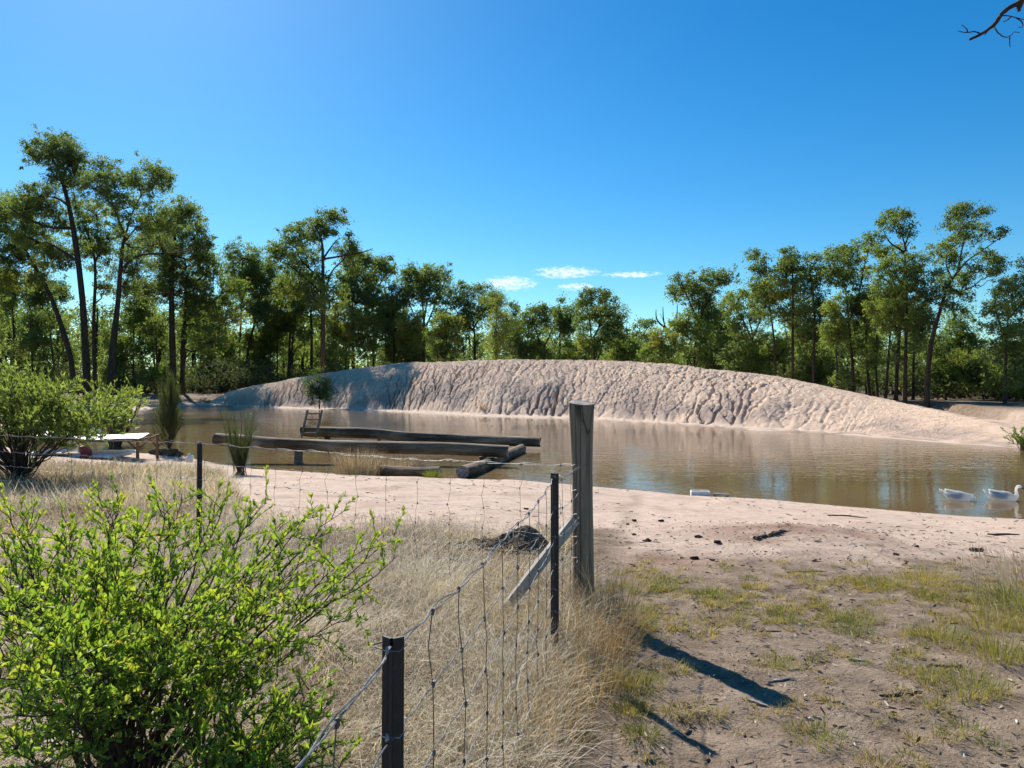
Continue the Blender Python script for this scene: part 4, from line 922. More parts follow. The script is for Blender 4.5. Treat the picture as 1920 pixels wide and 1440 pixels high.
# ------------------------------------------------------------------ shrubs
def leafy_shrub(name, label, base, tips, leaf_mat, leaf=(.026, .011), twig_len=(.10, .28), twigs=22, nleaf=14, stem_r=.010, cat='shrub', group=None, bare=.28, leaf_objects=0, tint0=.35, sides=5):
    """stems curve from base to each tip; side twigs carry alternate leaves"""
    base = np.asarray(base, float); wood = MB(); lv = MB(); LP, LA, LT, LL = [], [], [], []
    for ti, tip in enumerate(tips):
        tip = np.asarray(tip, float); d = tip - base; L = np.linalg.norm(d)
        b0 = base + np.array([rng.normal(0, .05), rng.normal(0, .05), 0]) * min(1, L)
        ctrl = b0 + np.array([d[0] * .30, d[1] * .30, d[2] * .62]) + rng.normal(0, .05 * L, 3)
        t = np.linspace(0, 1, 14)[:, None]
        path = (1 - t) ** 2 * b0 + 2 * t * (1 - t) * ctrl + t * t * tip
        path[1:-1] += rng.normal(0, .008 * L, (12, 3))
        wood.tube(path, stem_r * L * np.linspace(1, .14, 14) * rng.uniform(.7, 1.15), sides)
        for k in range(twigs):
            f = bare + (1 - bare) * ((k + rng.random()) / twigs) ** .85
            i = f * 13; j = min(int(i), 12); p = path[j] + (path[j + 1] - path[j]) * (i - j); tg = unit(path[j + 1] - path[j])
            dr = unit(tg * .75 + rand_dir(1)[0] * .95 + np.array([0, 0, .24]))
            tl = rng.uniform(*twig_len) * (1.15 - .5 * f)
            tw = bend(p, p + dr * tl, 5, -.06, .03)
            wood.tube(tw, np.linspace(.0022, .0008, 5) * (leaf[0] / .026) ** .7, 3, cap=False)
            n = int(nleaf * rng.uniform(.7, 1.3) * (tl / twig_len[1] + .35))
            u = rng.uniform(.12, 1.0, n) ** .8; q = np.stack([np.interp(u, np.linspace(0, 1, 5), tw[:, c]) for c in range(3)], -1)
            ax = unit(dr * .8 + rand_dir(n) * .75 + np.array([0, 0, .35]))
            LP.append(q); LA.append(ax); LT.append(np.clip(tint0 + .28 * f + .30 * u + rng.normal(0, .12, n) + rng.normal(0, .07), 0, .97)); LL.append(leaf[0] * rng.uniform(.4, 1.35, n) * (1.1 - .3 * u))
    LP, LA, LT, LL = map(np.concatenate, (LP, LA, LT, LL))
    odd = rng.random(len(LT)) < .012; LT = np.where(odd, 1.0, LT)
    e = empty(name, base, label, cat, group)
    keep = np.ones(len(LP), bool)
    if leaf_objects:        # the leaves that show largest are parts of their own
        inview = (np.abs(LP[:, 0] / LP[:, 1]) < .66) & ((EYE - LP[:, 2]) / LP[:, 1] < .5) & (LP[:, 1] > .5)
        score = np.where(inview, LL / np.maximum(LP[:, 1], .3), 0); idx = np.argsort(-score)[:leaf_objects]; keep[idx] = False
        protos = []
        for m in range(6):
            pm = MB(); W = leaf[1] / leaf[0]; tt = .45 + m * .1
            xs = np.array([0, .25, .55, .82, 1.0]); ws = np.array([.02, .36, .5, .32, 0]) * W
            v = [];
            for x, w in zip(xs, ws): z = -.10 * (x - .4) ** 2; v += [(x, w, z + .25 * w), (x, 0, z), (x, -w, z + .25 * w)]
            q = []
            for a in range(4): q += [(a * 3, a * 3 + 1, a * 3 + 4, a * 3 + 3), (a * 3 + 1, a * 3 + 2, a * 3 + 5, a * 3 + 4)]
            pm.add(v, q, None, tt); o = pm.build('leaf', leaf_mat, e); protos.append(o)
        for c, ii in enumerate(idx):
            o = protos[c] if c < 6 else protos[min(5, max(0, int((LT[ii] - .4) * 10)))].copy()
            if c >= 6: COL.objects.link(o); o.parent = e
            ax = Vector(LA[ii]); o.rotation_mode = 'QUATERNION'; o.rotation_quaternion = ax.to_track_quat('X', 'Z'); o.location = tuple(LP[ii] - base); s = float(LL[ii]); o.scale = (s, s, s)
    add_leaves(lv, LP[keep], LA[keep], LL[keep], LL[keep] * leaf[1] / leaf[0], LT[keep], .18 if leaf_objects else 0)
    wood.build('stems', MAT['twig'], e, base, True)
    o = lv.build('foliage', leaf_mat, e, base)
    if leaf_objects: o['kind'] = 'stuff'
    return e

tips = []
TR = [(745, 1000, 3.3), (738, 965, 3.45), (690, 985, 3.2), (652, 1037, 3.1), (690, 1085, 3.0), (640, 920, 3.6), (596, 905, 3.5), (560, 950, 3.3), (535, 935, 3.7), (500, 900, 3.5), (460, 945, 3.3), (420, 905, 3.3), (342, 892, 3.3), (306, 905, 3.0), (274, 950, 2.8), (225, 900, 3.2),
      (190, 905, 3.0), (140, 950, 2.8), (100, 960, 2.6), (60, 985, 2.7), (20, 935, 2.7), (-30, 960, 2.6), (-90, 930, 2.9), (-60, 1040, 2.2), (30, 1090, 2.1), (110, 1060, 2.3), (180, 1030, 2.5), (240, 1060, 2.5), (320, 1020, 2.7), (400, 1030, 2.7), (470, 1040, 2.8), (540, 1060, 2.9), (590, 1090, 2.8),
      (60, 1150, 1.9), (130, 1130, 2.0), (200, 1130, 2.2), (300, 1120, 2.3), (390, 1110, 2.5), (480, 1120, 2.6), (560, 1150, 2.7), (0, 1230, 1.9), (90, 1220, 1.9), (180, 1210, 2.0), (280, 1210, 2.2), (380, 1200, 2.3), (460, 1200, 2.5), (30, 1300, 1.8), (120, 1310, 1.9), (-20, 1380, 1.8), (80, 1400, 1.8), (540, 1190, 2.7), (-40, 1150, 2.0), (-120, 1080, 2.3), (610, 1000, 3.4), (570, 1010, 3.2)]
TR = [(a, b + 42, c) for (a, b, c) in TR]
tips = [P(*t) for t in TR] + [P(t[0] + rng.uniform(-40, 40), t[1] + rng.uniform(-10, 60), t[2] + rng.uniform(-.3, .5)) for t in TR[:40] if t[0] < 480]
bx, by = -1.42, 2.75
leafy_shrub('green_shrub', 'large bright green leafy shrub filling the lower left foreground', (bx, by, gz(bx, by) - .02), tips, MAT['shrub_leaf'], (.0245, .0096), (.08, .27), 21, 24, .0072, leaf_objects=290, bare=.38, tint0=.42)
TR2 = [(560, 1300, 2.45), (600, 1345, 2.4), (520, 1330, 2.35), (480, 1290, 2.5), (430, 1330, 2.3), (380, 1380, 2.2), (560, 1390, 2.25), (470, 1390, 2.2), (410, 1290, 2.45), (610, 1400, 2.3), (340, 1430, 2.1), (520, 1270, 2.6), (590, 1280, 2.6), (350, 1340, 2.3)]
bx, by = -.95, 2.45
leafy_shrub('green_shrub', 'smaller low spray of green shrub beside the nearest steel post', (bx, by, gz(bx, by) - .02), [P(*t) for t in TR2] + [P(t[0] + 25, t[1] + 50, t[2] + .15) for t in TR2], MAT['shrub_leaf'], (.032, .012), (.07, .20), 15, 16, .008, tint0=.38)

def bush_tips(px0, px1, top, bot, d, n, spread):
    out = []
    for _ in range(n):
        f = rng.random(); px = px0 + (px1 - px0) * f; yy = top(px) + (bot - top(px)) * rng.random() ** 1.4
        out.append(P(px, yy, d + rng.uniform(-spread, spread)))
    return out
b_ = P(40, 915, 12.5)
top_l = lambda px: float(np.interp(px, [-160, 0, 60, 110, 180, 230, 285], [690, 688, 700, 722, 712, 740, 775]))
leafy_shrub('leafy_bush', 'spreading green bush with bare brown lower branches behind the left fence', (b_[0], b_[1], gz(b_[0], b_[1])), bush_tips(-170, 245, top_l, 800, 12.5, 84, 1.4), MAT['bush_leaf'], (.085, .034), (.22, .6), 17, 22, .008, 'bush', bare=.5, tint0=.22)
b_ = P(215, 790, 27.0)
leafy_shrub('leafy_bush', 'bright green bush leaning over the far water at left', (b_[0], b_[1], gz(b_[0], b_[1])), bush_tips(170, 280, lambda px: 715 + abs(px - 225) * .35, 765, 27, 26, 1.2), MAT['bush_leaf'], (.13, .06), (.35, .8), 10, 11, .012, 'bush', bare=.3, tint0=.3)
b_ = P(1915, 842, 25.5)
leafy_shrub('leafy_bush', 'low yellow-green bush at the right end of the mound', (b_[0], b_[1], gz(b_[0], b_[1])), [P(1905 + rng.uniform(-22, 45), 800 + rng.uniform(-5, 30), 25.5 + rng.uniform(-.5, .5)) for _ in range(22)], MAT['bush_leaf'], (.09, .04), (.12, .35), 9, 10, .012, 'bush', bare=.25, tint0=.35)

def needle_sapling(name, label, base, h, w, n=2600, shape='spindle', tint=.4, thick=.0045, ln=.34):
    """she-oak habit: fine upright needle sprays on an upright stem"""
    base = np.asarray(base, float); wood = MB(); nd = MB()
    wood.tube([base + np.array([0, 0, z * h]) + np.array([rng.normal(0, .01), 0, 0]) for z in np.linspace(-.02, .9, 8)], np.linspace(.022, .004, 8) * h / 2, 6)
    m = 46
    for k in range(m):
        a = rng.uniform(0, 2 * np.pi); z0 = rng.uniform(.03, .6) if shape != 'round' else rng.uniform(.2, .75)
        prof = {'spindle': math.sin(min(1, max(.05, (z0 + .3) / 1.0)) * math.pi) ** .7, 'fan': .35 + z0, 'round': math.sin(z0 * math.pi)}[shape]
        r = w * .5 * prof * rng.uniform(.5, 1.05); z1 = min(z0 + rng.uniform(.2, .42), 1.0)
        tipp = base + np.array([math.cos(a) * r, math.sin(a) * r, z1 * h]); st = base + (np.array([rng.normal(0, .06), rng.normal(0, .06), -.02]) if shape == 'fan' else np.array([0, 0, z0 * h * .9]))
        br = bend(st, tipp, 6, .10, .02); wood.tube(br, np.linspace(.009, .003, 6) * h / 2, 4, cap=False)
        c = n // m; u = rng.uniform(.25, 1, c); q = np.stack([np.interp(u, np.linspace(0, 1, 6), br[:, i]) for i in range(3)], -1)
        out = np.array([math.cos(a), math.sin(a), 0]) * .28
        add_blades(nd, q, unit(rand_dir(c) * (.62 if shape == 'fan' else .42) + out + np.array([0, 0, 1.0])), ln * rng.uniform(.5, 1.2, c), thick, np.clip(tint + rng.normal(0, .18, c), 0, 1), .15)
    e = empty(name, base, label, 'sapling', 'she-oak saplings')
    wood.build('trunk', MAT['twig'], e, base); nd.build('foliage', MAT['needle'], e, base)
def gpt(px, d): x = (px - 960) / FPX * d; return np.array([x, d, gz(x, d)])
needle_sapling('she_oak_sapling', 'tall spindle-shaped feathery green sapling at the left water edge', gpt(318, 23.0), 2.45, .95, 3800, 'spindle', .48, .008, .42)
needle_sapling('she_oak_sapling', 'fan-shaped wispy sapling crossing the left end of the long log', gpt(452, 15.6), 1.45, .85, 1900, 'fan', .45, .0042, .38)
b_ = P(598, 764, 64.5)
mound_sap = make_tree('young_wattle', 'small round green tree on the shore in front of the shaded mound end', 65.5, [(599, 768), (599, 745), (598, 715)], [(598, 708, 17, 13, .4), (586, 725, 15, 13, .35), (611, 726, 15, 14, .35), (597, 738, 18, 13, .3), (585, 745, 12, 10, .3), (613, 745, 13, 10, .3)], 3, group=None, leafpx=2.6, dens=1.1)
mound_sap.location[2] = WATER_Z + .05

# ------------------------------------------------------------------ logs over the water, ladder
def log(name, label, a, b, r0, r1, group='weathered logs at the water edge', sag=.02, sub=()):
    a = np.asarray(a, float); b = np.asarray(b, float); n = 26; t = np.linspace(0, 1, n)
    ax = b - a; L = np.linalg.norm(ax); X = ax / L; Y = unit(np.cross([0, 0, 1.0], X)); Z = np.cross(X, Y)
    sides = 20; an = np.arange(sides) / sides * 2 * np.pi; v = []
    sd = random.random() * 50
    for i in range(n):
        r = r0 + (r1 - r0) * t[i]
        rr = r * (1 + .07 * (noise2(np.cos(an) * 1.6 + 9, np.sin(an) * 1.6 + t[i] * L * .7 + sd, 3) - .5) * 2 + .03 * np.sin(an * 3 + t[i] * 5 + sd) + .02 * rng.normal(0, 1, sides))
        cy = .05 * (noise2(np.array([t[i] * L * .45]), np.array([sd]), 8)[0] - .5) * 2; cz = .05 * (noise2(np.array([t[i] * L * .45]), np.array([sd + 7]), 8)[0] - .5) * 2 - sag * math.sin(t[i] * math.pi)
        x = t[i] * L + (.02 * np.sin(an * 2 + sd) * (1 if i in (0, n - 1) else 0))
        v.append(np.stack([x + an * 0, np.cos(an) * rr + cy, np.sin(an) * rr + cz], -1))
    v = np.array(v).reshape(-1, 3)
    i, j = np.meshgrid(np.arange(n - 1), np.arange(sides), indexing='ij')
    q = np.stack([i * sides + j, i * sides + (j + 1) % sides, (i + 1) * sides + (j + 1) % sides, (i + 1) * sides + j], -1).reshape(-1, 4)
    e = empty(name, a, label, 'log', group)
    import mathutils
    e.rotation_euler = mathutils.Matrix(((X[0], Y[0], Z[0]), (X[1], Y[1], Z[1]), (X[2], Y[2], Z[2]))).to_euler()
    mb = MB(); mb.add(v, q); mb.build('log_body', MAT['log_wood'], e, None, True)
    for k in (0, n - 1):
        ring = v[k * sides:(k + 1) * sides]; c = ring.mean(0); cap = MB()
        cap.add(np.vstack([ring, ring * .5 + c * .5 + np.array([.006 * (-1 if k else 1), 0, 0]), [c + np.array([.01 * (-1 if k else 1), 0, 0])]]), [(m, (m + 1) % sides, sides + (m + 1) % sides, sides + m) for m in range(sides)], [(sides + m, sides + (m + 1) % sides, 2 * sides) for m in range(sides)])
        cap.build('sawn_end', MAT['end_grain'], e)
    return e
D1, D2 = 21.0, 26.0
log('log', 'nearer long horizontal log raised over the water', P(406, 826, D1 + .5), P(953, 849, D1 - .7), .175, .165)
log('log', 'farther long horizontal log beneath the little ladder', P(567, 808, D2 + .4), P(1013, 828, D2 - .6), .19, .165)
log('log', 'log slanting from the beach into the water under the long ones', np.array([*on_water(868, 897)[:2], -.50]), P(977, 843, 24.6), .16, .15)
log('log', 'short stubby log lying on the sand', np.array([*gpt(707, 17.6)[:2], gz(*gpt(707, 17.6)[:2]) + .12]), np.array([*gpt(824, 17.2)[:2], gz(*gpt(824, 17.2)[:2]) + .12]), .135, .13)
def stump(px, py, d, label, r=.09, tilt=0.0):
    t = P(px, py, d); mb = MB(); b = np.array([t[0] + tilt, t[1], WATER_Z - .5])
    mb.tube([b, (b + t) / 2 + rng.normal(0, .01, 3), t], [r * 1.05, r, r * .95], 10, rough=.04)
    o = mb.build('support_stump', MAT['log_wood'], None, b, True); tag(o, label, 'log support', 'stumps holding up the long logs')
stump(905, 856, D1 - .5, 'stump under the right end of the nearer long log', .12)
stump(560, 842, D1 + .2, 'stump under the left half of the nearer long log', .12)
stump(968, 838, D2 - .4, 'stump under the right end of the farther long log', .11)
stump(614, 820, D2 + .3, 'stump close to the ladder under the farther long log', .11)
stump(711, 822, D2 + .2, 'tilted stump under the middle of the farther long log', .07, -.18)
stump(872, 833, D2 - .2, 'tilted stump right of middle under the farther long log', .07, .16)
def ladder():
    d = D2 - .1; e = empty('ladder', P(575, 815, d), 'small wooden ladder leaning up on the end of the farther log', 'ladder'); o0 = np.array(e.location)
    for (x0, x1) in ((565, 577), (592, 604)):
        mb = MB(); a = P(x0, 820, d - .2); b = P(x1, 769, d + .15); ax = unit(b - a); s = unit(np.cross(ax, [0, 1, 0.])); u = np.cross(s, ax)
        mb.box((a + b) / 2, (np.linalg.norm(b - a), .055, .09), [ax, s, u]); mb.build('stile', MAT['old_wood'], e, o0)
    for f in (.16, .42, .66, .88):
        y = 820 - 51 * f; x = 565 + 12 * f; mb = MB(); dd = d - .2 + .35 * f
        a, b = P(x, y, dd), P(x + 27, y, dd); mb.box((a + b) / 2, (np.linalg.norm(b - a) + .04, .10, .045)); mb.build('rung', MAT['old_wood'], e, o0)
ladder()

# ------------------------------------------------------------------ low white-roofed shelter and boards at left
def shelter():
    d = 19.2; g = gpt(250, d); e = empty('low_shelter', g, 'low pole shelter with a sagging white sheet roof by the left water', 'shelter'); o0 = np.array(e.location)
    mb = MB(); nx, nyy = 26, 8; v = []
    for j in range(nyy):
        for i in range(nx):
            f = i / (nx - 1); h = j / (nyy - 1)
            p = P(62 + 200 * f + 18 * h, 820 - 2 * (1 - f) + 3 * f - 9 * h, d - .2 + 1.7 * h); p[2] += .018 * math.sin(f * 9) + .03 * (noise2(np.array([f * 6]), np.array([h * 2]), 2)[0] - .5) - .04 * math.sin(f * math.pi)
            v.append(p)
    v2 = [p + np.array([0, 0, .012]) for p in v]
    q = [(j * nx + i, j * nx + i + 1, (j + 1) * nx + i + 1, (j + 1) * nx + i) for j in range(nyy - 1) for i in range(nx - 1)]
    n = len(v); mb.add(np.array(v + v2), [t[::-1] for t in q] + [tuple(k + n for k in t) for t in q] + [(i, i + 1, n + i + 1, n + i) for i in range(nx - 1)])
    mb.build('roof_sheet', MAT['white_sheet'], e, o0)
    for (px, dd) in ((258, d - .1), (295, d + 1.6), (100, d - .1), (150, d + 1.6)):
        b = gpt(px, dd); t = P(px, 823 if dd < d + 1 else 816, dd); mb = MB()
        k = b + (t - b) * .55
        mb.tube([b - np.array([0, 0, .2]), k, t], [.045, .04, .032], 8, rough=.06)
        for s in (-1, 1): mb.tube([k - np.array([0, 0, .04]), t + np.array([s * .30, 0, -.01])], [.030, .022], 7)
        mb.build('forked_post', MAT['brown_pole'], e, o0)
    for (a, b) in ((P(62, 822, d - .1), P(268, 825, d - .1)), (P(100, 814, d + 1.6), P(300, 816, d + 1.6)), (P(262, 823, d - .1), P(298, 815, d + 1.6))):
        mb = MB(); mb.tube(bend(a, b, 6, .01, .004), .028, 7); mb.build('roof_pole', MAT['brown_pole'], e, o0)
shelter()
def board(name, label, c, size, yaw, mat, cat, tilt=0.0, group=None):
    mb = MB(); cy, sy = math.cos(yaw), math.sin(yaw); ct, st = math.cos(tilt), math.sin(tilt)
    ax = np.array([cy * ct, sy * ct, st]); ay = np.array([-sy, cy, 0]); mb.box((0, 0, size[2] / 2), size, [ax, ay, np.cross(ax, ay)])
    # worn rim so that it does not read as a plain block
    mb.box((0, 0, size[2] + .006), (size[0] * .92, size[1] * .9, .012), [ax, ay, np.cross(ax, ay)])
    for s in (-1, 1): mb.box(ax * s * size[0] * .38 + np.array([0, 0, -.02]), (.06, size[1] * .8, .05), [ax, ay, np.cross(ax, ay)])
    o = mb.build(name, mat, None); o.location = tuple(c); tag(o, label, cat, group)
c = gpt(197, 19.6); board('white_board', 'larger white board lying on the sand below the shelter', c + np.array([0, 0, .05]), (1.0, 1.5, .06), .05, MAT['white_paint'], 'board', group='white boards by the shelter')
c = gpt(95, 19.2); board('white_board', 'smaller tilted white board under the left bush', c + np.array([0, 0, .06]), (.95, .9, .05), .3, MAT['white_paint'], 'board', .12, group='white boards by the shelter')
c = gpt(355, 20.2)
def jug():
    mb = MB(); zs = [0, .01, .05, .14, .17, .20, .23]; rs = [.05, .085, .095, .09, .07, .03, .028]
    mb.tube([c + np.array([0, 0, z]) for z in zs], rs, 12); o0 = empty('plastic_jug', c, 'small white plastic jug on the sand left of the fence post', 'jug')
    mb.build('jug_body', MAT['white_paint'], o0, c, True)
    h = MB(); h.tube([c + np.array([.06, 0, .19]), c + np.array([.115, 0, .17]), c + np.array([.11, 0, .10]), c + np.array([.085, 0, .08])], .012, 6); h.build('handle', MAT['white_paint'], o0, c)
jug()
def crumple(name, label, c, r, mat, cat, n=9, flat=.6, group=None, seed=0):
    """an irregular lump: displaced ball with broken faces"""
    mb = MB(); nu, nv = 14, 9; v = []
    for j in range(nv):
        th = math.pi * j / (nv - 1)
        for i in range(nu):
            ph = 2 * math.pi * i / nu; d = np.array([math.sin(th) * math.cos(ph), math.sin(th) * math.sin(ph), math.cos(th)])
            k = 1 + .55 * (noise2(np.array([d[0] * 1.7 + seed * 3.1 + 5]), np.array([d[1] * 1.7 + d[2] * 1.3 + seed]), 4)[0] - .5) * 2 + rng.normal(0, .06)
            v.append(c + d * np.array([r[0], r[1], r[2]]) * k)
    q = [(j * nu + i, (j + 1) * nu + i, (j + 1) * nu + (i + 1) % nu, j * nu + (i + 1) % nu) for j in range(nv - 1) for i in range(nu)]
    mb.add(np.array(v), q); o = mb.build(name, mat, None, c); tag(o, label, cat, group); return o
crumple('blue_tarp', 'crumpled blue plastic tarp on top of the white shelter roof', P(172, 809, 20.2), (.24, .2, .06), MAT['blue_plastic'], 'tarp', seed=3)
crumple('red_bucket', 'dark red tub in the shade under the shelter', gpt(160, 18.8) + np.array([0, 0, .12]), (.14, .14, .17), MAT['red_plastic'], 'tub', seed=8)
def foam_box():
    x, y = on_water(1313, 934); e = empty('foam_box', (x, y, gz(x, y)), 'broken white foam box on the near shoreline', 'box'); o0 = np.array([x, y, gz(x, y)])
    A = [(math.cos(-.12), math.sin(-.12), 0), (-math.sin(-.12), math.cos(-.12), 0), (0, 0, 1)]; A = np.array(A)
    for (nm, c, s) in (('side', (0, -.09, .05), (.36, .02, .10)), ('side', (0, .09, .055), (.36, .02, .11)), ('end', (-.17, 0, .052), (.02, .16, .105)), ('end', (.17, 0, .045), (.02, .16, .09)), ('base', (0, 0, .01), (.32, .16, .02))):
        mb = MB(); mb.box(o0 + A.T @ np.array(c), s, A); mb.build(nm, MAT['white_paint'], e, o0)
foam_box()
x, y = on_water(1352, 936); board('wood_slat', 'pale flat slat beside the white foam box', (x, y, gz(x, y) + .03), (.30, .05, .025), -.35, MAT['pale_wood'], 'slat')

# ------------------------------------------------------------------ geese
def goose(label, px, py, d_len, head_up):
    x, y = on_water(px, py); e = empty('goose', (x, y, WATER_Z), label, 'goose', 'white geese swimming on the pond'); o0 = np.zeros(3)
    k = d_len
    # spine from tail tip through body, neck, head; +x is forward
    if head_up:
        sp = [(-.50, 0, .26, .012, .03), (-.44, 0, .21, .05, .045), (-.34, 0, .16, .12, .11), (-.20, 0, .13, .17, .17), (0, 0, .12, .19, .20), (.18, 0, .11, .17, .18), (.30, 0, .12, .12, .14), (.37, 0, .17, .07, .085), (.385, 0, .25, .043, .05), (.37, 0, .35, .037, .040), (.385, 0, .44, .037, .04), (.43, 0, .49, .046, .048), (.49, 0, .485, .042, .044), (.53, 0, .46, .028, .03)]
        bill = [(.52, 0, .462, .030), (.56, 0, .43, .024), (.585, 0, .405, .012)]
    else:
        sp = [(-.52, 0, .30, .012, .03), (-.45, 0, .25, .05, .045), (-.34, 0, .19, .12, .11), (-.20, 0, .15, .17, .17), (0, 0, .12, .19, .20), (.18, 0, .11, .17, .18), (.30, 0, .14, .11, .13), (.38, 0, .17, .06, .07), (.43, 0, .17, .048, .05), (.465, 0, .11, .043, .045), (.475, 0, .03, .043, .045), (.48, 0, -.04, .035, .035)]
        bill = [(.48, 0, -.03, .03), (.49, 0, -.08, .022), (.50, 0, -.11, .012)]
    sp = np.array(sp); n = 40; T = np.linspace(0, len(sp) - 1, n); S = spline(sp[:, :3], n); ry = np.interp(T, range(len(sp)), sp[:, 3]); rz = np.interp(T, range(len(sp)), sp[:, 4])
    tg = unit(np.gradient(S, axis=0)); sides = 16; a = np.arange(sides) / sides * 2 * np.pi; v = []
    for i in range(n):
        side = np.array([0, 1.0, 0]); up = np.cross(tg[i], side) * -1
        if up[2] < 0 and i < 22: up = -up
        v.append(S[i] + np.cos(a)[:, None] * side * ry[i] + np.sin(a)[:, None] * np.cross(side, tg[i]) * -rz[i])
    v = np.array(v).reshape(-1, 3) * k
    i, j = np.meshgrid(np.arange(n - 1), np.arange(sides), indexing='ij')
    mb = MB(); mb.add(np.vstack([v, S[0] * k, S[-1] * k]), np.stack([i * sides + j, i * sides + (j + 1) % sides, (i + 1) * sides + (j + 1) % sides, (i + 1) * sides + j], -1).reshape(-1, 4), [(n * sides, (m + 1) % sides, m) for m in range(sides)] + [(n * sides + 1, (n - 1) * sides + m, (n - 1) * sides + (m + 1) % sides) for m in range(sides)])
    mb.build('body', MAT['feather'], e, None, True)
    for s in (-1, 1):       # folded wings of overlapping long feathers, tips crossing over the tail
        w = MB()
        for f in range(9):
            r = f / 8; z0 = .29 - .17 * r
            p = [(.16 - .05 * r, s * (.10 + .085 * r), z0), (-.05, s * (.125 + .075 * r), z0 + .015), (-.26, s * (.10 + .03 * r), z0 + .035 + .02 * (1 - r)), (-.40 + .06 * r, s * (.045 + .03 * r), z0 + .07 * (1 - r) + .03)]
            w.tube(spline(np.array(p) * np.array([1, .76, .88]) * k, 8), np.array([.008, .020, .026, .026, .024, .022, .016, .006]) * k, 6)
        w.build('wing', MAT['feather'], e, None, True)
    t = MB()
    for f in range(5):
        s = (f - 2) * .025; t.tube(np.array([(-.40, s, .20), (-.50, s * 1.5, .28), (-.56, s * 1.9, .345 - abs(s) * .6)]) * k, np.array([.022, .022, .005]) * k, 5)
    t.build('tail', MAT['feather'], e)
    b = MB(); b.tube(np.array([p[:3] for p in bill]) * k, np.array([p[3] for p in bill]) * k, 9)
    if head_up: b.tube(np.array([(.50, 0, .50), (.525, 0, .502), (.545, 0, .47)]) * k, np.array([.012, .024, .016]) * k, 8)
    b.build('bill', MAT['bill'], e, None, True)
    if head_up:
        for s in (-1, 1):
            q = MB(); q.tube(np.array([(.475, s * .036, .495), (.475, s * .046, .496)]) * k, np.array([.009, .006]) * k, 6); q.build('eye', MAT['bill'], e)
    return e
g1 = goose('white goose dipping its head into the water', 1797, 938, .57, False); g1.rotation_euler[2] = math.radians(-38)
g2 = goose('white goose with neck raised nearest the right picture edge', 1880, 938, .57, True); g2.rotation_euler[2] = math.radians(-30)

# ------------------------------------------------------------------ grasses
def in_frame(x, y, m=1.06): return (np.abs(x) < .675 * m * y + .3) & (y > 2.2)
def straw(n, region, length, width, name, label, mat, lean_amt=.75, tint=(.55, .2), group=None, clump=.0, droop=.5):
    mb = MB(); pts = []
    tot = 0
    while tot < n:
        x, y = region(n); m = in_frame(x, y); x, y = x[m], y[m]; pts.append(np.stack([x, y], -1)); tot += len(x)
    p = np.concatenate(pts)[:n]; x, y = p[:, 0], p[:, 1]
    ang = fbm(x * .8, y * .8, 61, 3) * 12 + rng.normal(0, 1.3, n); am = rng.uniform(.15, 1, n) * lean_amt
    lean = np.stack([np.cos(ang) * am, np.sin(ang) * am, np.ones(n) * .55], -1)
    patch = fbm(x * 1.6, y * 1.6, 71, 3)
    L = rng.uniform(*length, n) * (.45 + 1.1 * patch)
    add_blades(mb, np.stack([x, y, gzv(x, y) - .01], -1), unit(lean), L, width * rng.uniform(.7, 1.3, n) * (1 + y * .06), np.clip(tint[0] + (patch - .5) * .9 + rng.normal(0, tint[1], n), 0, 1), droop)
    o = mb.build(name, MAT[mat]); tag(o, label, 'grass', kind='stuff')
def left_region(y0, y1, dens_fn=None):
    def f(n):
        y = y0 + (y1 - y0) * rng.random(n) ** .9; x = rng.uniform(-7, .6, n)
        m = (fence_side(x, y) < .05 + .12 * rng.random(n)); m &= rng.random(n) < np.clip(fbm(x * .9, y * .9, 88, 3) * 1.9 - .15, .12, 1)
        s_left = smooth(7.4, 8.9, y + (fbm(x * 1.3, y * 1.3, 51, 4) - .5) * 1.6 + np.maximum(-x - 2.0, 0) * -.55); m &= rng.random(n) > s_left
        return x[m], y[m]
    return f
straw(64000, left_region(2.4, 6.2), (.08, .40), .0026, 'dry_grass', 'matted pale dry grass left of the near fence', 'dry_grass', 1.5, (.68, .25))
straw(27000, left_region(6.0, 10.5), (.08, .30), .0032, 'dry_grass', 'thinner dry grass reaching the sand left of the timber post', 'dry_grass', 1.2, (.62, .24))
straw(5000, left_region(2.4, 7.5), (.30, .62), .0028, 'dry_grass', 'long bleached stalks fallen across the matted dry grass', 'dry_grass', 2.2, (.95, .12), droop=.6)
def far_left(n):
    y = rng.uniform(8.5, 15.5, n); x = rng.uniform(-11.5, -3.2, n); m = (x < -3.2 - (y - 9) * .42) & (sdv(x, y) > .8 + rng.random(n) * 2); m &= rng.random(n) < np.clip(fbm(x * .6, y * .6, 90, 3) * 2 - .3, .1, 1); return x[m], y[m]
straw(18000, far_left, (.14, .40), .006, 'dry_grass', 'tall pale dry grass behind the left fence', 'dry_grass', .6, (.65, .2))
def tussock(name, label, x, y, n, r, h, mat, tint, lean=.5, width=.0026, group=None, cat='grass tussock', droop=.4):
    a = rng.uniform(0, 2 * np.pi, n); q = rng.random(n) ** .7 * r
    px, py = x + np.cos(a) * q, y + np.sin(a) * q
    am = rng.uniform(0, 1, n) * lean
    l = np.stack([np.cos(a) * am + rng.normal(0, .12, n), np.sin(a) * am + rng.normal(0, .12, n), np.ones(n)], -1)
    mb = MB(); o0 = np.array([x, y, gz(x, y)])
    add_blades(mb, np.stack([px, py, gzv(px, py) - .01], -1), unit(l), h * rng.uniform(.35, 1.1, n), width * rng.uniform(.7, 1.3, n), np.clip(tint + rng.normal(0, .2, n), 0, 1), droop)
    o = mb.build(name, MAT[mat], None, o0); tag(o, label, cat, group); return o
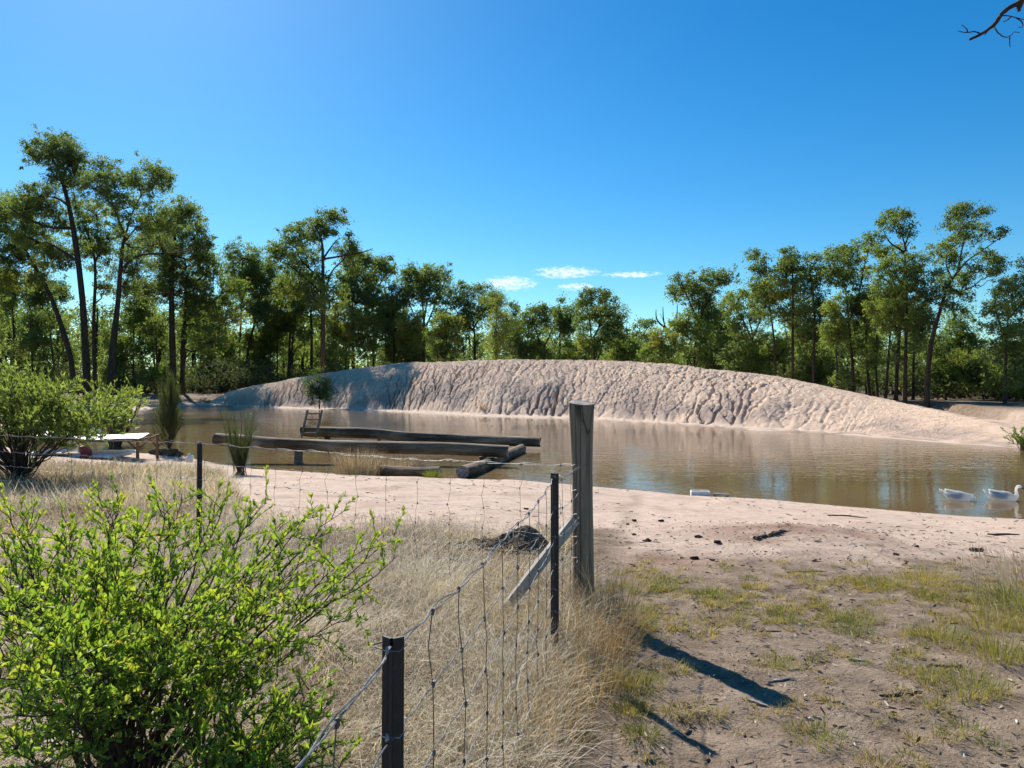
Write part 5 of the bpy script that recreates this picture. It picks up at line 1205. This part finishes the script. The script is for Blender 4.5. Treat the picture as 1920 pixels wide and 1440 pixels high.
# tall stalks round the posts
for (x, y, n, r, h, m, t, lab) in [(.60, 4.85, 420, .20, .52, 'dry_grass', .35, 'tall grey dry grass clump at the foot of the timber post'), (.50, 4.3, 520, .20, .40, 'rust_grass', .55, 'rusty orange dry grass clump right of the middle steel post'),
        (.34, 3.75, 480, .24, .34, 'rust_grass', .75, 'golden dry grass clump under the near fence wires'), (.12, 4.55, 420, .25, .36, 'dry_grass', .6, 'pale dry grass clump left of the middle steel post'), (.14, 3.3, 420, .22, .28, 'rust_grass', .85, 'straw-gold clump at the fence foot near the bottom edge'),
        (.36, 5.35, 300, .22, .36, 'dry_grass', .5, 'dry grass clump behind the timber post and brace')]:
    tussock('dry_grass_clump', lab, x, y, n, r, h, m, t, .8, .0024, 'dry grass clumps along the fence')
o = tussock('dry_grass_clump', 'orange-brown grass tuft at the mound waterline', *on_water(916, 778), 500, .55, .75, 'rust_grass', .5, .7, .03); o.location[2] = WATER_Z + .02
tussock('dry_grass_clump', 'straw-coloured weeds left of the short log', *gpt(672, 17.4)[:2], 900, .5, .75, 'dry_grass', .4, .5, .008)
tussock('dry_grass_clump', 'thin dry weeds in front of the nearer long log', *gpt(745, 18.2)[:2], 500, .4, .65, 'dry_grass', .4, .5, .007)
tussock('green_weed', 'small green weed in front of the short log', *gpt(812, 16.6)[:2], 300, .2, .26, 'green_grass', .1, .9, .01, cat='weed')
# tall bleached grass at the right edge
for (x, y, lab) in [(4.05, 5.9, 'tall bleached grass sprawling at the right picture edge'), (3.6, 5.15, 'bleached grass clump in front of the right-edge sprawl'), (4.6, 6.7, 'bleached grass clump behind the right-edge sprawl')]:
    tussock('dry_grass_clump', lab, x, y, 420, .55, .34, 'dry_grass', .6, 1.6, .003, droop=.7)
# short green-gold turf tufts on the right, uncountable
def turf():
    mb = MB(); C = []
    YY = 2.7 + 4.6 * rng.random(3400); XX = .3 + rng.random(3400) * .68 * YY; FB = fbm(XX * .75, YY * .75, 33, 3)
    for _ in range(3400):
        x, y = float(XX[_]), float(YY[_])
        side = float(fence_side(np.array([x]), np.array([y]))[0])
        if side < .12: continue
        f = float(FB[_]); 
        want = np.clip((f - .38) * 2.8, .09, .65) * (.35 + 1.15 * (x / (.675 * y)) ** 1.6 + (.4 if side < .5 else 0)) * float(smooth(7.2, 6.0, np.array(y)))
        if rng.random() < want: C.append((x, y, f))
    for (x, y, f) in C:
        big = rng.random() ** 2.2; n = int(30 + 80 * big); r = .022 + .06 * big; h = rng.uniform(.025, .05) + .04 * big
        a = rng.uniform(0, 2 * np.pi, n); q = rng.random(n) ** .6 * r; px, py = x + np.cos(a) * q * 1.2, y + np.sin(a) * q
        am = rng.uniform(.2, 1.5, n); tn = np.clip(.58 + rng.normal(0, .2), .05, .98)
        l = np.stack([np.cos(a) * am + rng.normal(0, .3, n), np.sin(a) * am + rng.normal(0, .3, n), np.ones(n)], -1)
        add_blades(mb, np.stack([px, py, gzv(px, py) - .006], -1), unit(l), h * rng.uniform(.5, 1.3, n), .0034 * rng.uniform(.7, 1.3, n), np.clip(tn + rng.normal(0, .15, n), 0, 1), .5)
    o = mb.build('short_grass', MAT['green_grass']); tag(o, 'short green and golden grass tufts over the bare soil at right', 'grass', kind='stuff')
turf()
GT = [(1330, 1118, .10, .10), (1760, 1195, .42, .16), (1590, 1175, .12, .12), (1850, 1170, .5, .16), (1655, 1090, .45, .14), (1735, 1075, .6, .2), (1620, 1155, .35, .1), (1470, 1160, .25, .1), (1240, 1100, .15, .1), (1190, 1300, .3, .11), (1530, 1400, .2, .09), (1450, 1250, .3, .08), (1740, 1270, .4, .09), (1870, 1230, .45, .18), (1820, 1290, .4, .15), (1890, 1130, .12, .2)]
for i, (px, py, tn, h) in enumerate(GT):
    d = EYE * FPX / (py - 720); p = gpt(px, d)
    words = ['green tuft in the bare soil right of the timber post', 'widest golden grass tuft at right', 'rounded green tuft left of the golden one', 'golden tuft near the right edge', 'sandy-gold tuft farthest up the right side', 'tall upright golden tuft beside the dark hollow at right', 'gold-green tuft below the farthest right one', 'small green-gold tuft in the middle of the bare soil', 'pale green tuft just right of the timber post', 'green-gold tuft beside the post shadow start', 'flat green tuft at the picture bottom right of centre', 'small gold tuft right of the post shadow', 'low golden tuft lower right', 'broad gold tuft low on the right edge', 'golden tuft second from the right edge low down', 'deep green tuft by the right edge'][i]
    tussock('grass_tuft', words, p[0], p[1], int(160 + 1500 * h), .06 + h * .8, h, 'green_grass', tn, 1.0, .0026, 'separate grass tufts on the right')

# ------------------------------------------------------------------ litter, twigs, clods
def litter():
    mb = MB(); n = 5200
    y = 2.6 + 6.5 * rng.random(n); x = rng.uniform(-.7, 1, n) * y * .7; m = in_frame(x, y) & (rng.random(n) < np.where(fence_side(x, y) > 0, 1, .4)); x, y = x[m], y[m]; n = len(x)
    ax = unit(np.stack([rng.normal(size=n), rng.normal(size=n), rng.normal(0, .18, n)], -1))
    add_leaves(mb, np.stack([x, y, gzv(x, y) + .008], -1), ax, rng.uniform(.012, .06, n), rng.uniform(.004, .014, n), np.clip(rng.beta(1.3, 1.6, n), 0, 1), .15)
    o = mb.build('leaf_litter', MAT['litter']); tag(o, 'dry leaves and bark flakes scattered over the bare soil', 'litter', kind='stuff')
    mb = MB(); n = 2000
    y = rng.uniform(6.5, 16, n); x = rng.uniform(-.7, 1, n) * y * .7; m = in_frame(x, y) & (sdv(x, y) > .15) & ((fence_side(x, y) > 0) | (y > 8.5)) & (rng.random(n) < np.clip(fbm(x * .8, y * .8, 12, 3) * 2.4 - .7, .05, 1)); x, y = x[m], y[m]; n = len(x)
    ax = unit(np.stack([rng.normal(size=n), rng.normal(size=n) * .6, rng.normal(0, .08, n)], -1))
    add_leaves(mb, np.stack([x, y, gzv(x, y) + .010], -1), ax, rng.uniform(.02, .11, n), rng.uniform(.005, .016, n), np.clip(rng.beta(1.1, 3.2, n), 0, 1), .25)
    o = mb.build('beach_debris', MAT['litter']); tag(o, 'small dark bark and twig debris strewn over the sand', 'litter', kind='stuff')
litter()
def twig(px, py, L, yaw, label, r=.006, mat='twig'):
    d = EYE * FPX / (py - 720) if py > 1010 else 1.75 * FPX / (py - 720); p = gpt(px, d); n = 7; t = np.linspace(-.5, .5, n) * L
    pts = np.stack([p[0] + np.cos(yaw) * t + rng.normal(0, .02 * L, n), p[1] + np.sin(yaw) * t + rng.normal(0, .02 * L, n), t * 0], -1); pts[:, 2] = gzv(pts[:, 0], pts[:, 1]) + r * .8
    mb = MB(); mb.tube(pts, r * np.array([.6, .9, 1, 1, .9, .7, .4]), 6, rough=.12)
    k = 3; mb.tube([pts[k], pts[k] + np.array([math.cos(yaw + .7), math.sin(yaw + .7), .06]) * L * .18], [r * .5, r * .2], 4)
    o = mb.build('fallen_twig', MAT[mat], None, pts[3]); tag(o, label, 'twig', 'fallen twigs and sticks')
for a in [(1690, 1305, .26, .25, 'crooked dark stick on the soil at lower right'), (1780, 1248, .16, 0, 'short straight stick right of the golden tufts'), (1290, 1378, .12, 1.2, 'small forked stick near the bottom centre right'), (1420, 1330, .10, -.7, 'pale bark strip just below the post shadow tip', .008, 'pale_wood'),
          (1500, 1262, .14, .1, 'whitish bark strip in the middle of the bare soil', .007, 'pale_wood'), (1465, 1285, .16, .1, 'long pale bark strip beside the post shadow', .006, 'pale_wood'), (1610, 1240, .11, -.2, 'curled pale bark piece left of the crooked stick', .009, 'pale_wood'), (1445, 1188, .14, .05, 'dark stick lying above the post shadow'),
          (1255, 1375, .2, 1.9, 'bleached twig by the fence foot at the bottom', .004, 'pale_wood'), (1520, 1060, .3, .1, 'dark stick on the sand edge'), (1590, 962, .5, -.25, 'long thin stick lying on the sand near the water', .01), (1880, 1000, .35, -.1, 'dark stick near the right shoreline', .012)]:
    twig(*a)
for i, (px, py, s, lab) in enumerate([(1190, 973, .05, 'dark clod nearest the timber post on the sand'), (1177, 978, .032, 'smallest dark clod by the timber post'), (1240, 972, .055, 'largest dark clod on the pale sand'), (1188, 1003, .04, 'dark clod below the others on the sand'),
        (987, 950, .05, 'dark clod seen through the wire mesh'), (1212, 1018, .07, 'flat dark clod at the sand edge'), (1310, 1010, .06, 'dark clod in the tracked sand'), (1345, 1022, .07, 'wide dark clod near the reddish soil'), (1302, 1052, .06, 'dark clod at the top of the bare soil'), (1335, 1056, .04, 'round dark clod right of centre'),
        (1680, 1036, .05, 'dark clod at right on the sand'), (1720, 1018, .04, 'small dark clod on the sand at right'), (1830, 1020, .09, 'dark uprooted tuft of soil at right')]):
    d = 1.62 * FPX / (py - 720); p = gpt(px, d); s *= .62; crumple('soil_clod', lab, p + np.array([0, 0, s * .2]), (s, s * .8, s * .5), MAT['dung'], 'clod', group='dark clods on the sand', seed=i * 7 + 2)
for i in range(9):
    px = 1418 + i * 6.5; py = 1013 - i * 1.4; d = 1.60 * FPX / (py - 720); p = gpt(px, d); s = random.uniform(.02, .04)
    crumple('soil_clod', ['leftmost clod', 'second clod from the left', 'third clod from the left', 'fourth clod from the left', 'middle clod', 'fourth clod from the right', 'third clod from the right', 'second clod from the right', 'rightmost clod'][i] + ' of the row edging the reddish soil patch', p + np.array([0, 0, s * .3]), (s, s, s * .7), MAT['dark_soil'], 'clod', group='row of clods on the reddish soil', seed=i * 5 + 100)
# dug earth heaps left of the post
def heap(label, px, d, w, dp, h, seed):
    """a loose pile: domed sheet with crumbly relief, rim sunk in the ground"""
    c = gpt(px, d); nr, na = 16, 36; mb = MB(); v = [c + np.array([0, 0, h])]
    for i in range(1, nr + 1):
        r = i / nr
        for j in range(na):
            a = 2 * math.pi * j / na; x = c[0] + math.cos(a) * r * w * (1 + .25 * math.sin(a * 3 + seed)); y = c[1] + math.sin(a) * r * dp * (1 + .2 * math.sin(a * 2 + seed))
            z = h * (1 - r ** 1.5) ** 1.1 * (.6 + .8 * noise2(np.array([x * 5 + seed]), np.array([y * 5]), 6)[0]) + .05 * (noise2(np.array([x * 22]), np.array([y * 22]), 7)[0] - .5) * (1 - r)
            v.append(np.array([x, y, gz(x, y) + z - .03 * r]))
    q = [(1 + i * na + j, 1 + i * na + (j + 1) % na, 1 + (i + 1) * na + (j + 1) % na, 1 + (i + 1) * na + j) for i in range(nr - 1) for j in range(na)]
    mb.add(np.array(v), [t[::-1] for t in q], [(0, 1 + j, 1 + (j + 1) % na) for j in range(na)])
    o = mb.build('soil_heap', MAT['dark_soil'], None, c); tag(o, label, 'soil heap', 'heaps of dug soil')
heap('grey-brown heap of dug soil behind the fence by the brace', 975, 7.2, .40, .3, .20, 3)
heap('lower dark soil heap sloping left of the grey-brown one', 905, 7.3, .42, .22, .09, 5)
crumple('soil_heap', 'dark root mound under the tall spindle sapling', gpt(322, 22.6) + np.array([0, 0, .05]), (.5, .3, .2), MAT['dark_soil'], 'soil heap', group='heaps of dug soil', seed=66)
for i, (px, py, lab) in enumerate([(1535, 1360, 'pale stone at the bottom right of centre'), (1500, 1170, 'white pebble above the bare soil'), (1330, 1118, 'white pebble by the green tuft'), (1520, 1362, 'flat pale stone left of the bottom stone'), (1300, 1140, 'small white pebble below the timber post')]):
    d = EYE * FPX / (py - 720); p = gpt(px, d); crumple('pebble', lab, p + np.array([0, 0, .004]), (.010, .008, .005), MAT['white_paint'], 'pebble', group='pale pebbles', seed=i + 200)

# ------------------------------------------------------------------ dead branch reaching in at top right from a tree beside the view
def dead_tree():
    x, y = 6.6, 6.6; b = np.array([x, y, gz(x, y) - .1]); e = empty('dead_tree', b, 'dark bare branch of a dead tree reaching in at top right corner', 'tree'); t = MB()
    trunk = spline([b, b + [.1, .1, 1.6], b + [-.05, .2, 3.4], b + [-.3, .2, 5.2], b + [-.5, .1, 6.6]], 16); t.tube(trunk, np.linspace(.17, .05, 16), 10, rough=.05)
    t.build('trunk', MAT['bark'], e, b, True)
    L = MB(); d = 6.2
    J = P(1918, -8, d)
    L.tube(spline([trunk[11], (trunk[11] + J) / 2 + [0, 0, .25], J + [.05, 0, .1], J, P(1911, 12, d), P(1911, 21, d)], 16), np.linspace(.06, .012, 16), 8, rough=.06)
    L.build('limb', MAT['bark'], e, b, True)
    s = MB()
    s.tube(spline([P(1913, 4, d), P(1904, 9, d), P(1893, 14, d), P(1878, 26, d), P(1866, 44, d), P(1852, 56, d), P(1838, 65, d), P(1818, 74, d)], 20), np.linspace(.020, .010, 20), 7, rough=.1)
    for ln in ([(1874, 30), (1886, 29), (1905, 33), (1925, 38)], [(1864, 46), (1866, 55), (1874, 64), (1884, 70), (1893, 68), (1901, 60), (1912, 61)], [(1893, 68), (1893, 80), (1894, 89)], [(1836, 62), (1826, 59), (1815, 61), (1803, 60), (1796, 58)], [(1814, 60), (1812, 54), (1802, 46)], [(1853, 56), (1849, 62), (1846, 66)], [(1905, 33), (1915, 40), (1918, 50), (1910, 51)], [(1896, 31), (1888, 38), (1881, 41)]):
        s.tube(spline([P(a, c, d + rng.uniform(-.05, .05)) for a, c in ln], 8), np.linspace(.0062, .0026, 8), 5)
    s.build('dead_branch', MAT['bark'], e, b, True)
dead_tree()
